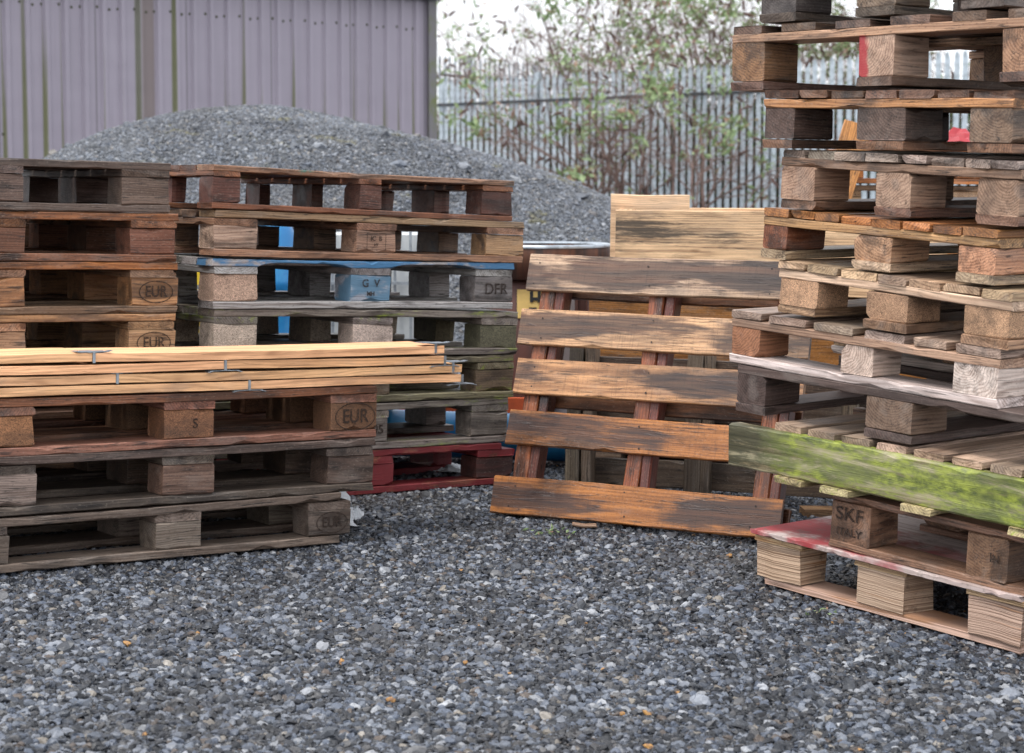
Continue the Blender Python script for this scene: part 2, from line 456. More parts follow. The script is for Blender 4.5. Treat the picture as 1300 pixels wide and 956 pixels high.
def pallet(label, corner, u, tilt, L, W, h, style, bw=(0.145, 0.145, 0.145), bv=(0.1, 0.145, 0.1), t=0.022,
           c_deck=(0.16, 0.105, 0.075), c_block=None, c_skid=None, mat='wood', bmat=None, dmat=None, smat=None,
           grain='u', ndeck=5, chip=0.4, tiltv=0.0, group=ISPM, block_cols=None, block_mats=None, front_deck_mat=None,
           upos=None, cross_col=None, name='wooden_pallet', notch=False, inner=1.0, deck_over=0.0, front_skid_mat=None, c_front=None):
    c_block = c_block or c_deck
    c_skid = c_skid or c_deck
    cross_col = cross_col or c_skid
    bmat = bmat or mat; dmat = dmat or mat; smat = smat or mat
    mt = frame(corner, u, tilt, tiltv) @ Matrix.Translation((L / 2, W / 2, 0))
    root = empty(name, label, 'pallet', group, mt)
    blocks = {}
    e = 0.0006
    X0, Y0 = -L / 2, -W / 2
    us = [X0 + bw[0] / 2, X0 + L / 2 + (bw[1] - bw[1]) / 2, -X0 - bw[2] / 2]
    if upos: us = [X0 + q for q in upos]
    vs = [Y0 + bv[0] / 2, 0, -Y0 - bv[2] / 2]
    zc = 0.0
    # --- base boards
    if style in ('long',):
        for j, v in enumerate(vs):
            piece('skid_board', L, bv[j] + rnd.uniform(-.003, .003), t - e, (0, v, t / 2), 'u', M[(front_skid_mat or smat) if j == 0 else smat], root, jit(c_skid), chip=chip, bow=rnd.uniform(-.001, .001))
        zc = t
    elif style in ('short', 'short_nodeck'):
        for i, x in enumerate(us):
            piece('skid_board', W, bw[i] + rnd.uniform(-.004, .004), t - e, (x, rnd.uniform(-.006, .004), t / 2), 'v', M[smat], root, jit(c_skid), chip=chip)
        zc = t
    elif style in ('perimeter', 'perimeter_nodeck'):
        for j, v in enumerate(vs):
            piece('skid_board', L, bv[j] + 0.002, t - e, (0, v, t / 2), 'u', M[smat], root, jit(c_skid), chip=chip)
        zc = t
    hb = h - zc - (t if 'nodeck' in style else 2 * t)
    # --- blocks
    for i, x in enumerate(us):
        for j, v in enumerate(vs):
            cc = jit(c_block, 0.22)
            mm = bmat
            if block_cols and (i, j) in block_cols: cc = block_cols[(i, j)]
            if block_mats and (i, j) in block_mats: mm = block_mats[(i, j)]
            a = rnd.uniform(-.004, .004)
            bwi = bw[i] * (inner if j else 1.0)
            if grain == 'u':
                bo = piece('block', bwi - 0.002, bv[j] - 0.004, hb - e, (x + a, v + 0.001, zc + hb / 2), 'u', M[mm], root, cc, seg=4, ch=0.004, wob=0.0012, ragged=0.002, chip=.3, rot=R(rnd.uniform(-2, 2)))
            else:
                bo = piece('block', bv[j] - 0.002, bw[i] - 0.004, hb - e, (x + a, v + 0.001, zc + hb / 2), 'v', M[mm], root, cc, seg=4, ch=0.004, wob=0.0012, ragged=0.002, chip=.3, rot=R(rnd.uniform(-2, 2)))
            blocks[(i, j)] = (bo, (x + a, v - bv[j] / 2, zc + hb / 2))
    zc += hb
    # --- cross boards
    if style == 'long':
        for i, x in enumerate(us):
            piece('cross_board', W, bw[i], t - e, (x, 0.002, zc + t / 2), 'v', M[mat], root, jit(cross_col), chip=chip)
        zc += t
    else:
        for j, v in enumerate(vs):
            piece('cross_board', L, bv[j] + 0.004, t - e, (0, v + 0.002, zc + t / 2), 'u', M[mat], root, jit(cross_col), chip=chip)
        zc += t
    # --- deck
    if style == 'long':
        span = W; n = ndeck
        n = ndeck + 2 if ndeck == 5 else ndeck
        wds = [span / n * (.97 if k % 2 == 0 else .88) for k in range(n)]
        gap = (span - sum(wds)) / (n - 1)
        p = Y0
        for k in range(n):
            fm_ = front_deck_mat if (k == 0 and front_deck_mat) else dmat
            cc = c_front if (k == 0 and c_front) else jit(c_deck)
            piece('deck_board', L + rnd.uniform(-.008, .01), wds[k], t - e, (rnd.uniform(-.003, .003), p + wds[k] / 2, zc + t / 2), 'u', M[fm_], root, cc,
                  seg=(44 if notch and k == 0 else None), notch=([(-L / 2 + .15, -.075, .012), (.075, L / 2 - .15, .012)] if notch and k == 0 else None),
                  chip=chip, nails=[(s * (L / 2 - .06) + q, rnd.uniform(-.03, .03), 1) for s in (-1, 0, 1) for q in (-.02, .02)], bow=rnd.uniform(-.002, .002))
            p += wds[k] + gap
    elif 'nodeck' not in style:
        n = ndeck
        wds = [rnd.uniform(0.09, 0.13) for k in range(n)]
        sc = min(1.0, L * 0.93 / sum(wds)); wds = [w_ * sc for w_ in wds]
        gap = (L - sum(wds)) / (n - 1)
        p = X0
        for k in range(n):
            piece('deck_board', W + rnd.uniform(-.01, .008), wds[k], t * rnd.uniform(.85, 1.0) - e, (p + wds[k] / 2, rnd.uniform(-.006, .004) - deck_over, zc + t / 2 - 0.001), 'v', M[dmat], root, jit(c_deck, 0.35, 0.04),
                  chip=chip, bow=rnd.uniform(-.002, .002))
            p += wds[k] + gap
    return root, blocks


def top_plane_gap(prev, m):
    """how far a bottom plane m (matrix, with L,W) must rise to rest on the top plane prev=(matrix_of_top)"""
    return 0


# colour words
PALE = (0.42, 0.29, 0.19); PALEGREY = (0.36, 0.31, 0.27); GREY = (0.2, 0.18, 0.16); DARK = (0.075, 0.05, 0.04)
BROWN = (0.15, 0.09, 0.06); WARM = (0.3, 0.15, 0.075); REDBR = (0.19, 0.065, 0.035); PINE = (0.62, 0.37, 0.17); DGREY = (0.11, 0.095, 0.085)
TAN = (0.33, 0.2, 0.12)

# ---- stacks seen from their long side (left and middle), direction of the front edge:
UL = (cos(R(35)), sin(R(35)))
NL = (-UL[1], UL[0])


def on_line(px, u, n0):
    """ground-plan point on the front line {P: P.n = n0} seen at column px"""
    k = (px - CX) / FPX
    n = (-u[1], u[0])
    # X = k*Ydepth ; depth ~ Y (camera pitch is small; refine once)
    Y = n0 / (n[0] * k + n[1])
    for _ in range(4):
        q = project((k * Y, Y, 0.5))
        k += (px - q[0]) / FPX
        Y = n0 / (n[0] * k + n[1])
    return k * Y, Y


def stack_long(n0, items):
    """items bottom-up: dict(xl, xr, h, tilt, ...pallet args)"""
    z_ref = None
    prev = None
    for it in items:
        it = dict(it)
        xl = it.pop('xl'); xr = it.pop('xr'); dn = it.pop('dn', 0.0); tilt = it.pop('tilt', 0.028)
        a = on_line(xl, UL, n0 + dn); b_ = on_line(xr, UL, n0 + dn)
        L = math.hypot(a[0] - b_[0], a[1] - b_[1])
        W = it.pop('W', 0.8)
        if prev is None:
            z = max(ground_z(a[0], a[1]), ground_z(*b_) + tilt * L) + 0.004
        else:
            pa, pL, pz, pt, ph = prev     # previous left corner, length, z of its top at left, tilt
            # position along u relative to previous left corner
            s = (a[0] - pa[0]) * UL[0] + (a[1] - pa[1]) * UL[1]
            # contact: our bottom z(s') = z - tilt*(s'-s); prev top = pz - pt*s'
            cand = []
            for s2 in (max(0, s), min(pL, s + L)):
                cand.append(pz - pt * s2 + tilt * (s2 - s))
            z = max(cand) + 0.001
        h = it.pop('h', 0.144)
        stamps = it.pop('stamps', None)
        root, blocks = pallet(corner=Vector((a[0], a[1], z)), u=UL, tilt=tilt, L=L, W=W, h=h, style=it.pop('style', 'long'), **it)
        if stamps: stamps(root, blocks)
        print('LONG L=%.2f left(%.0f,%.0f) topleft y=%.0f  right top y=%.0f' % (L, xl, project((a[0], a[1], z))[1], project((a[0], a[1], z + h))[1], project((b_[0], b_[1], z + h - tilt * L))[1]))
        prev = (a, L, z + h, tilt, h)
    return prev


def eur(which, size=1.0, text='EUR'):
    def f(root, blocks):
        for key in which:
            bo, c = blocks[key]
            loc = (c[0] + 0.004, c[1] - 0.0012, c[2])
            ring_stamp(0.05 * size, 0.03 * size, bo, loc)
            text_stamp(text, 0.043 * size, bo, (loc[0], loc[1], loc[2]), squeeze=0.85)
    return f


def multi(*fs):
    def f(root, blocks):
        for q in fs: q(root, blocks)
    return f


def words(key, rows, dx=0.0, size=0.03, frame_=None, rot=0.0, squeeze=1.0):
    def f(root, blocks):
        bo, c = blocks[key]
        n = len(rows)
        for k, r_ in enumerate(rows):
            text_stamp(r_, size if k == 0 else size * 0.55, bo, (c[0] + dx, c[1] - 0.0014, c[2] + (n - 1) * size * 0.45 - k * size * 0.95), squeeze=squeeze)
        if frame_:
            ring_stamp(frame_[0], frame_[1], bo, (c[0] + dx, c[1] - 0.0014, c[2]), square=True, w=0.0008)
    return f


GL = 'pallets of the far left stack'
stack_long(5.29, [
    dict(xl=-245, xr=222, label='bottom pallet of the far left stack, hidden low behind the front stack', c_deck=BROWN, group=GL),
    dict(xl=-245, xr=222, label='second pallet from the ground in the far left stack', c_deck=BROWN, group=GL),
    dict(xl=-245, xr=221, label='third pallet from the ground in the far left stack, just behind the pale collars', c_deck=BROWN, group=GL, h=0.146),
    dict(xl=-245, xr=221, label='pale pallet with EUR oval block right above the folded collars in the far left stack', c_deck=WARM, c_block=(0.42, 0.26, 0.16), c_skid=(0.38, 0.23, 0.14), c_front=(0.45, 0.26, 0.14), group=GL, h=0.147, stamps=eur([(2, 0)], 1.05)),
    dict(xl=-245, xr=225, label='orange brown pallet with EUR oval block, third from top of the far left stack', c_deck=WARM, c_block=(0.36, 0.2, 0.11), c_skid=(0.19, 0.12, 0.08), group=GL, h=0.149, stamps=eur([(2, 0)], 1.05), front_deck_mat='wood', c_front=(0.3, 0.13, 0.055)),
    dict(xl=-245, xr=226, label='red brown pallet second from top of the far left stack', c_deck=(0.17, 0.085, 0.05), c_block=(0.16, 0.08, 0.055), group=GL, h=0.142, mat='wet', c_front=(0.22, 0.1, 0.05)),
    dict(xl=-240, xr=218, label='dark grey brown top pallet of the far left stack', c_deck=(0.11, 0.08, 0.068), c_block=(0.13, 0.095, 0.08), group=GL, h=0.145, bw=(0.145, 0.145, 0.15), tilt=0.03, c_skid=(0.13, 0.1, 0.085)),
])

GH = 'pallets added behind the far left stack to darken its gaps'  # added backing stack: blocks the bright view through the gaps, keeping them dark
stack_long(6.15, [dict(xl=-150, xr=205, label='%s pallet of the added stack that darkens the gaps of the far left stack' % nm_, c_deck=cc_, group=GH, h=0.142, tilt=0.028, W=0.8, bw=(.145, .3, .145))
                  for nm_, cc_ in (('lowest', DARK), ('second lowest', BROWN), ('third lowest', DARK), ('middle', BROWN), ('third highest', DARK), ('second highest', BROWN), ('topmost', DARK))][:6])

GM = 'pallets of the middle stack'
stack_long(5.31, [
    dict(xl=272, xr=637, label='red painted pallet at the bottom of the middle stack on the gravel', mat='red', c_deck=(0.2, 0.07, 0.05), group=GM, inner=.55, h=0.137, tilt=0.03, block_mats={(2, 0): 'wood', (2, 1): 'red'}, block_cols={(2, 0): (0.1, 0.04, 0.035)}, upos=(.1, .55, 1.02)),
    dict(xl=271, xr=645, label='grey pallet marked 5-95 directly on the red pallet', c_deck=GREY, c_block=(0.24, 0.215, 0.19), group=GM, inner=.55, h=0.145, tilt=0.026, mat='moss_light', bmat='wood',
         stamps=words((1, 0), ['5-95'], 0.02, 0.04)),
    dict(xl=270, xr=652, label='mossy green pallet third from the ground in the middle stack', c_deck=(0.17, 0.15, 0.1), c_block=(0.15, 0.11, 0.075), group=GM, inner=.55, h=0.14, tilt=0.03, mat='moss_light', bmat='moss_light', front_skid_mat='moss_light'),
    dict(xl=270, xr=656, label='pale grey chip block pallet under the blue stained one in the middle stack', c_deck=(0.2, 0.18, 0.16), c_block=(0.42, 0.38, 0.34), bmat='chip', group=GM, inner=.55, h=0.142, tilt=0.046, mat='moss_light', block_cols={(2, 0): (0.1, 0.1, 0.07), (2, 1): (.1, .09, .06)}),
    dict(xl=271, xr=650, label='blue paint stained pallet in the middle of the middle stack', c_deck=(0.33, 0.32, 0.31), c_block=(0.3, 0.29, 0.29), c_skid=(0.32, 0.31, 0.31), group=GM, inner=.55, h=0.15, tilt=0.038, front_deck_mat='blue_some', mat='wood', c_front=(0.36, 0.35, 0.35), block_mats={(1, 0): 'blue_block', (0, 0): 'chip'}, notch=True,
         block_cols={(0, 0): (0.4, 0.31, 0.26), (1, 0): (0.3, 0.33, 0.38), (2, 0): (0.17, 0.16, 0.16)},
         stamps=multi(words((1, 0), ['G  V', 'MH'], 0, 0.034), words((2, 0), ['DFR'], 0.005, 0.05))),
    dict(xl=273, xr=663, label='brown pallet with one pale block second from top of the middle stack', c_deck=(0.2, 0.13, 0.09), c_block=(0.22, 0.14, 0.1), c_skid=(0.24, 0.14, 0.095), group=GM, inner=.55, h=0.136, tilt=0.044,
         block_cols={(0, 0): (0.45, 0.34, 0.27), (1, 0): (0.36, 0.24, 0.18), (2, 0): (0.38, 0.25, 0.15)}, c_front=(0.27, 0.19, 0.12), stamps=words((1, 0), ['IC  B', 'HT'], 0, 0.02, (0.034, 0.026))),
    dict(xl=272, xr=650, label='thin dark red brown top pallet of the middle stack with green paint traces', c_deck=(0.17, 0.085, 0.06), c_block=(0.12, 0.055, 0.042), c_skid=(0.24, 0.11, 0.065), group=GM, inner=.55, h=0.132, tilt=0.047, t=0.018,
         bw=(0.09, 0.08, 0.12), front_deck_mat='green_some', c_front=(0.25, 0.15, 0.1)),
])

GF = 'pallets of the front left stack under the collars'
prevF = stack_long(4.64, [
    dict(xl=-62, xr=430, W=0.6, label='lowest pallet of the front left stack with EUR oval on its grey end block', c_deck=(0.1, 0.078, 0.065), c_block=(0.16, 0.135, 0.11), c_skid=(0.15, 0.12, 0.1), group=GF, h=0.138, tilt=0.026, mat='wood', bw=(0.13, 0.13, 0.13), upos=(0.065, 0.59, 1.042),
         stamps=eur([(2, 0)], 0.95)),
    dict(xl=-30, xr=472, W=0.6, label='dark weathered middle pallet of the front left stack', c_deck=(0.085, 0.06, 0.05), c_block=(0.12, 0.085, 0.068), c_skid=(0.1, 0.078, 0.066), group=GF, h=0.145, tilt=0.03, mat='wood', chip=0.4,
         block_cols={(0, 0): (0.24, 0.19, 0.165), (1, 0): (0.17, 0.11, 0.085)}),
    dict(xl=-30, xr=477, W=0.6, label='reddish pallet with pressed chip blocks directly under the pale collars', c_deck=(0.18, 0.08, 0.045), c_block=(0.14, 0.08, 0.05), c_skid=(0.2, 0.1, 0.07), group=GF, h=0.144, tilt=0.03, bmat='chip', chip=0.35,
         stamps=multi(eur([(2, 0)], 1.25), words((1, 0), ['S'], 0.015, 0.035)), block_cols={(0, 0): (0.26, 0.14, 0.08), (1, 0): (0.19, 0.1, 0.06), (2, 0): (0.14, 0.08, 0.05)}),
])

# ---- folded pallet collars on the front stack
pa, pL, pz, pt, _ = prevF
def s_of(px, n0):
    a = on_line(px, UL, n0)
    return (a[0] - pa[0]) * UL[0] + (a[1] - pa[1]) * UL[1]


def hinge(root, x, z, up, y0=-0.0985):
    """sheet steel corner hinge wrapped over a folded joint"""
    def boxm(name, c, s):
        vs = [(c[0] + a * s[0] / 2, c[1] + b_ * s[1] / 2, c[2] + d * s[2] / 2) for a in (-1, 1) for b_ in (-1, 1) for d in (-1, 1)]
        return vs, [(0, 1, 3, 2), (4, 6, 7, 5), (0, 4, 5, 1), (2, 3, 7, 6), (0, 2, 6, 4), (1, 5, 7, 3)]
    V, Fc = [], []
    def add(c, s):
        v, f = boxm('', c, s); o = len(V); V.extend(v); Fc.extend([tuple(i + o for i in q) for q in f])
    k = 1 if up else -1
    add((x, y0 - 0.001, z), (0.007, 0.002, 0.027))                 # knuckle on the edge
    add((x, y0 + 0.03, z + k * 0.0137), (0.03, 0.06, 0.002))
    add((x - 0.026, y0 + 0.024, z + k * 0.0146), (0.032, 0.045, 0.0016))
    add((x + 0.026, y0 + 0.024, z + k * 0.0142), (0.032, 0.045, 0.0016))
    for sx in (-1, 1):                                              # curled lugs
        for q in range(3):
            add((x + sx * (0.036 + 0.005 * q), y0 + 0.008, z + k * (0.0148 + 0.0012 * q)), (0.006, 0.02, 0.0016))
    mesh_obj('hinge', V, Fc, M['zinc'], root)


GC = 'folded pallet collars'
zc = pz + 0.001
lay = 0.0272
specs = [
    ('lower folded pallet collar of pale planed boards with steel hinges', 588, ((318, 0.10), (150, 0.08)), -62),
    ('upper folded pallet collar of pale planed boards with steel hinges', 565, ((287, 0.06), (120, 0.05)), -62),
]
for ci, (lab, xr, joints, xl) in enumerate(specs):
    s0 = s_of(xl, 4.63); s1 = s_of(xr, 4.63)
    L = s1 - s0
    cor = Vector((pa[0] + UL[0] * s0, pa[1] + UL[1] * s0, zc - pt * s0)) - Vector((NL[0], NL[1], 0)) * (0.004 + 0.004 * ci)
    mt = frame(cor, UL, pt + 0.001) @ Matrix.Translation((L / 2, 0.1, 0))
    root = empty('pallet_collar', lab, 'pallet collar', GC, mt)
    z = lay / 2
    for li, (jx, _) in enumerate(joints):
        sj = s_of(jx, 4.63) - s0 - L / 2
        bw_ = 0.195
        for (a, b_) in ((-L / 2, sj - 0.004), (sj + 0.004, L / 2)):
            piece('side_board', b_ - a, bw_, 0.0218, ((a + b_) / 2, rnd.uniform(-.002, .002), z), 'u', M['fresh'], root, jit((0.78, 0.47, 0.27), 0.12, 0.02), ch=0.001, wob=0.0012, ragged=0.0006,
                  bow=rnd.uniform(-.0022, .0026))
        hinge(root, sj, z, li == 1)
        z += lay
    hinge(root, L / 2 + 0.002, lay * 0.4, False)
    hinge(root, L / 2 - 0.03, lay * 1.7, True)
    zc += lay * 2

# ------------------------------------------------------------------ right hand stack, seen from the short side
AR = R(50)
UR = (cos(AR), -sin(AR))
NR = (sin(AR), cos(AR))
c1 = (0.62, 4.97)
n1 = c1[0] * NR[0] + c1[1] * NR[1]


def on_lineR(px, z=0.5, dn=0.0):
    k = (px - CX) / FPX
    Y = (n1 + dn) / (NR[0] * k + NR[1])
    for _ in range(5):
        q = project((k * Y, Y, z))
        k += (px - q[0]) / FPX
        Y = (n1 + dn) / (NR[0] * k + NR[1])
    return k * Y, Y


def z_at(px, py, XY):
    return unproj(px, py, XY[1]).z


GR = 'pallets of the tall right hand stack'
RS = [
    # xl, ytop, x of block k, k, bw, bv, tilt
    dict(style='stringer', xl=923, yt=541, label='pallet with a mossy green side beam, third from the ground in the right stack'),
]


def rstack():
    prev = None   # (left corner xy, L, ztop_left, tilt)
    def place(xl, yt, xk, k, bw, tilt, L=None, dn=0.0, hmin=0.12, hmax=0.165):
        nonlocal prev
        a = on_lineR(xl, 0.5, dn)
        if L is None:
            b_ = on_lineR(xk, 0.5, dn)
            pitch = math.hypot(a[0] - b_[0], a[1] - b_[1]) / k
            L = pitch * 2 + bw
        zt = z_at(xl, yt, a)
        if prev is None:
            e_ = (a[0] + UR[0] * L, a[1] + UR[1] * L)
            z = max(ground_z(*a), ground_z(*e_) + tilt * L) + 0.003
        else:
            pa_, pL_, pz_, pt_ = prev
            s = (a[0] - pa_[0]) * UR[0] + (a[1] - pa_[1]) * UR[1]
            cand = []
            for s2 in (max(0, s), min(pL_, s + L)):
                cand.append(pz_ - pt_ * s2 + tilt * (s2 - s))
            z = max(cand) + 0.001
        h = zt - z
        h2 = max(hmin, min(hmax, h))
        print('R xl=%d L=%.2f wanted h=%.3f used %.3f  top y wanted %d got %.0f' % (xl, L, h, h2, yt, project((a[0], a[1], z + h2))[1]))
        q = 0.7
        e0 = (a[0] + UR[0] * q, a[1] + UR[1] * q)
        for nm, zz0 in (('top', z + h2), ('bot', z)):
            A_ = project((a[0], a[1], zz0)); B_ = project((e0[0], e0[1], zz0 - tilt * q))
            print('Rs', nm, 'left y %.0f slope %.3f' % (A_[1], (B_[1] - A_[1]) / (B_[0] - A_[0])))
        prev = (a, L, z + h2, tilt)
        return Vector((a[0], a[1], z)), L, h2
    K = dict(u=UR, group=GR, grain='v')
    # R1 plywood pallet
    cor, L, h = place(962, 671, 1234, 2, 0.145, 0.05, hmin=0.13)
    mt = frame(cor, UR, 0.05) @ Matrix.Translation((L / 2, 0.5, 0))
    root = empty('plywood_pallet', 'layered plywood pallet with red sprayed top, lowest of the right stack', 'pallet', GR, mt)
    W = 1.0
    bwv = (0.15, 0.15, 0.15)
    for v in (-W / 2 + .05, 0, W / 2 - .05):
        piece('skid_board', L - 0.03, 0.1, 0.017, (0.01, v + 0.006, 0.0095), 'u', M['ply'], root, (0.5, 0.36, 0.3), ch=0.001)
        for i, x in enumerate((-L / 2 + .0725, 0, L / 2 - .0725)):
            piece('block', 0.145, 0.1, h - 0.017 - 0.025 - 0.004, (x, v, 0.019 + (h - 0.046) / 2), 'u', M['ply'], root, jit((0.42, 0.32, 0.25), .16, .04), seg=5, ch=0.002, wob=0.0018, ragged=0.004)
    for i, x in enumerate((-L / 2 + .075, 0, L / 2 - .075)):
        piece('cross_board', W, 0.16, 0.014, (x, -0.004, h - 0.0205), 'v', M['ply'], root, (0.42, 0.31, 0.2), ch=0.002, chip=.3)
    tp = piece('top_sheet', L + 0.012, W + .015, 0.0125, (0, -0.006, h - 0.0065), 'u', M['sheet'], root, (0.55, 0.46, 0.42), ch=0.001, seg=40, wob=0.002, chip=.6, ragged=.005)
    # R2
    cor, L, h = place(1056, 624, 1228, 1, 0.12, 0.05, hmin=.11, hmax=0.15)
    r2, bl = pallet('small brown pallet with an SKF block, standing on the plywood pallet', cor, tilt=0.055, L=L, W=0.8, h=h, style='perimeter_nodeck', bw=(.13, .12, .13), bv=(.1, .1, .1), c_deck=(0.3, 0.2, 0.13), c_block=(0.17, 0.1, 0.065), c_skid=(0.17, 0.1, 0.07), ndeck=6, t=.018, **K)
    words((0, 0), ['SKF', 'ITALY'], -0.004, 0.046, squeeze=1.2)(r2, bl)
    words((1, 0), ['IN'], 0.02, 0.026)(r2, bl)
    # R3 stringer pallet with mossy beam
    tR3 = 0.05
    cor, L, h = place(925, 528, 0, 1, 0.1, tR3, L=0.98, dn=-0.03, hmin=0.145, hmax=0.155)
    mt = frame(cor, UR, tR3) @ Matrix.Translation((L / 2, 0.5, 0))
    root = empty('stringer_pallet', 'pallet with mossy green side beam across the right stack', 'pallet', GR, mt)
    W = 1.0
    sh = h - 0.036
    for j, v in enumerate((-W / 2 + .02, 0, W / 2 - .02)):
        piece('side_beam', L, sh, 0.038, (0, v, 0.018 + sh / 2), 'uz', M['moss' if j == 0 else 'wood'], root, (0.17, 0.14, 0.085) if j == 0 else BROWN, seg=24, ch=0.004, chip=.2)
    n = 8
    for k in range(n):
        x = -L / 2 + 0.18 + (L - 0.22) * k / (n - 1)
        piece('deck_board', W * rnd.uniform(.97, 1), 0.085, 0.018, (x, 0.012, h - 0.009), 'v', M['dry'], root, jit((0.4, 0.3, 0.23), .25), chip=.2)
    for x in (-L / 2 + .21, -L / 2 + .36, 0.12, L / 2 - .07):
        piece('bottom_board', W, 0.09, 0.017, (x, -0.008, 0.0088), 'v', M['moss_light'], root, jit((0.4, 0.34, 0.2), .1), chip=.2)
    # R4 dark
    cor, L, h = place(935, 466, 1297, 2, 0.12, 0.06, hmax=0.16)
    pallet('very dark damp pallet just above the mossy beam in the right stack', cor, tilt=0.06, L=L, W=0.9, h=h, style='short_nodeck', bw=(.1, .145, .1), bv=(.13, .13, .13), c_deck=(0.075, 0.055, 0.048), c_block=(0.085, 0.06, 0.05), mat='dry', dmat='dry',
           block_cols={(1, 0): (0.17, 0.12, 0.09), (0, 0): (0.075, 0.052, 0.046)}, **K)
    # R5
    cor, L, h = place(926, 392, 1220, 2, 0.1, 0.06, hmax=0.16)
    pallet('pallet with whitish weathered blocks and wide base boards in the right stack', cor, tilt=0.06, L=L, W=0.9, h=h, style='perimeter', bw=(.1, .1, .13), bv=(.11, .11, .11), c_deck=(0.33, 0.25, 0.2), c_block=(0.3, 0.2, 0.13), c_skid=(0.56, 0.5, 0.46), cross_col=(0.42, 0.28, 0.2),
           block_cols={(0, 0): (0.3, 0.15, 0.09), (1, 0): (0.52, 0.42, 0.36), (2, 0): (0.62, 0.54, 0.49)}, mat='dry', ndeck=6, **K)
    # R6 chip blocks
    cor, L, h = place(985, 329, 1219, 2, 0.13, 0.072, hmin=0.12)
    pallet('pale pallet on rounded pressed chip blocks, halfway up the right stack', cor, tilt=0.072, L=L, W=0.9, h=h, style='short', bw=(.125, .13, .13), bv=(.12, .12, .12), c_deck=(0.45, 0.33, 0.23), c_block=(0.36, 0.25, 0.17), c_skid=(0.28, 0.18, 0.12), cross_col=(0.5, 0.38, 0.27), bmat='chip', mat='dry', ndeck=7, **K)
    # R7
    cor, L, h = place(965, 262, 1213, 2, 0.105, 0.062, hmin=0.12)
    pallet('orange tan pallet with ends of its boards in a row, seventh up the right stack', cor, tilt=0.062, L=L, W=0.95, h=h, style='short', bw=(.085, .12, .11), bv=(.14, .14, .14), c_deck=(0.36, 0.17, 0.075), c_block=(0.34, 0.17, 0.085), c_skid=(0.5, 0.38, 0.27), cross_col=(0.55, 0.33, 0.18), mat='wood',
           block_cols={(0, 0): (0.2, 0.08, 0.045), (1, 0): (0.4, 0.25, 0.16), (2, 0): (0.45, 0.25, 0.16)}, ndeck=8, **K)
    # R8
    cor, L, h = place(988, 188, 1237, 2, 0.11, 0.05, hmin=0.12)
    r8, bl = pallet('beige pallet with a framed black stamp on its end block in the right stack', cor, tilt=0.05, L=L, W=0.95, h=h, style='short', bw=(.115, .11, .12), bv=(.13, .13, .13), c_deck=(0.3, 0.25, 0.21), c_block=(0.34, 0.235, 0.17), c_skid=(0.17, 0.1, 0.07), cross_col=(0.3, 0.2, 0.14), mat='wood', bmat='dry', ndeck=8, **K)
    text_stamp('I0B\nK', 0.018, bl[(2, 0)][0], (bl[(2, 0)][1][0] + 0.0615, bl[(2, 0)][1][1] + 0.065, bl[(2, 0)][1][2] + .006), rotz=pi / 2)
    ring_stamp(0.034, 0.022, bl[(2, 0)][0], (bl[(2, 0)][1][0] + 0.0615, bl[(2, 0)][1][1] + 0.065, bl[(2, 0)][1][2] + .004), rotz=pi / 2, square=True, w=0.0008)
    # R9
    cor, L, h = place(965, 114, 1230, 2, 0.1, 0.03, hmin=0.13, dn=-0.02)
    pallet('dark pallet with ringed log end blocks, ninth from the ground in the right stack', cor, tilt=0.03, L=L, W=1.1, h=h, style='short', bw=(.1, .145, .12), bv=(.145, .145, .145), c_deck=(0.14, 0.08, 0.055), c_block=(0.13, 0.085, 0.062), c_skid=(0.19, 0.11, 0.07), cross_col=(0.33, 0.18, 0.09), mat='wood', ndeck=7,
           block_cols={(0, 0): (0.085, 0.055, 0.045), (1, 0): (0.12, 0.085, 0.07), (2, 0): (0.2, 0.14, 0.1)}, **K)
    # R10
    cor, L, h = place(926, 33, 1268, 2, 0.1, 0.012, hmin=0.135)
    pallet('wide pallet with a red sprayed block, second from the top of the right stack', cor, tilt=0.012, L=L, W=1.1, h=h, style='short', bw=(.11, .11, .11), bv=(.13, .13, .13), c_deck=(0.15, 0.1, 0.075), c_block=(0.27, 0.16, 0.095), c_skid=(0.13, 0.08, 0.06), cross_col=(0.45, 0.3, 0.2), mat='wood',
           block_cols={(0, 0): (0.24, 0.14, 0.08), (1, 0): (0.42, 0.3, 0.23), (2, 0): (0.33, 0.2, 0.13)}, block_mats={(1, 0): 'red_smear'}, ndeck=6, **K)
    # R11
    cor, L, h = place(960, -42, 1212, 2, 0.12, 0.008, hmin=0.14)
    pallet('topmost grey brown pallet of the right stack, cut by the picture edge', cor, tilt=0.008, L=L, W=0.9, h=h, style='short', bw=(.12, .12, .12), bv=(.13, .13, .13), c_deck=(0.15, 0.12, 0.1), c_block=(0.15, 0.11, 0.09), mat='wood',
           block_cols={(0, 0): (0.08, 0.07, 0.068), (1, 0): (0.2, 0.15, 0.11)}, **K)


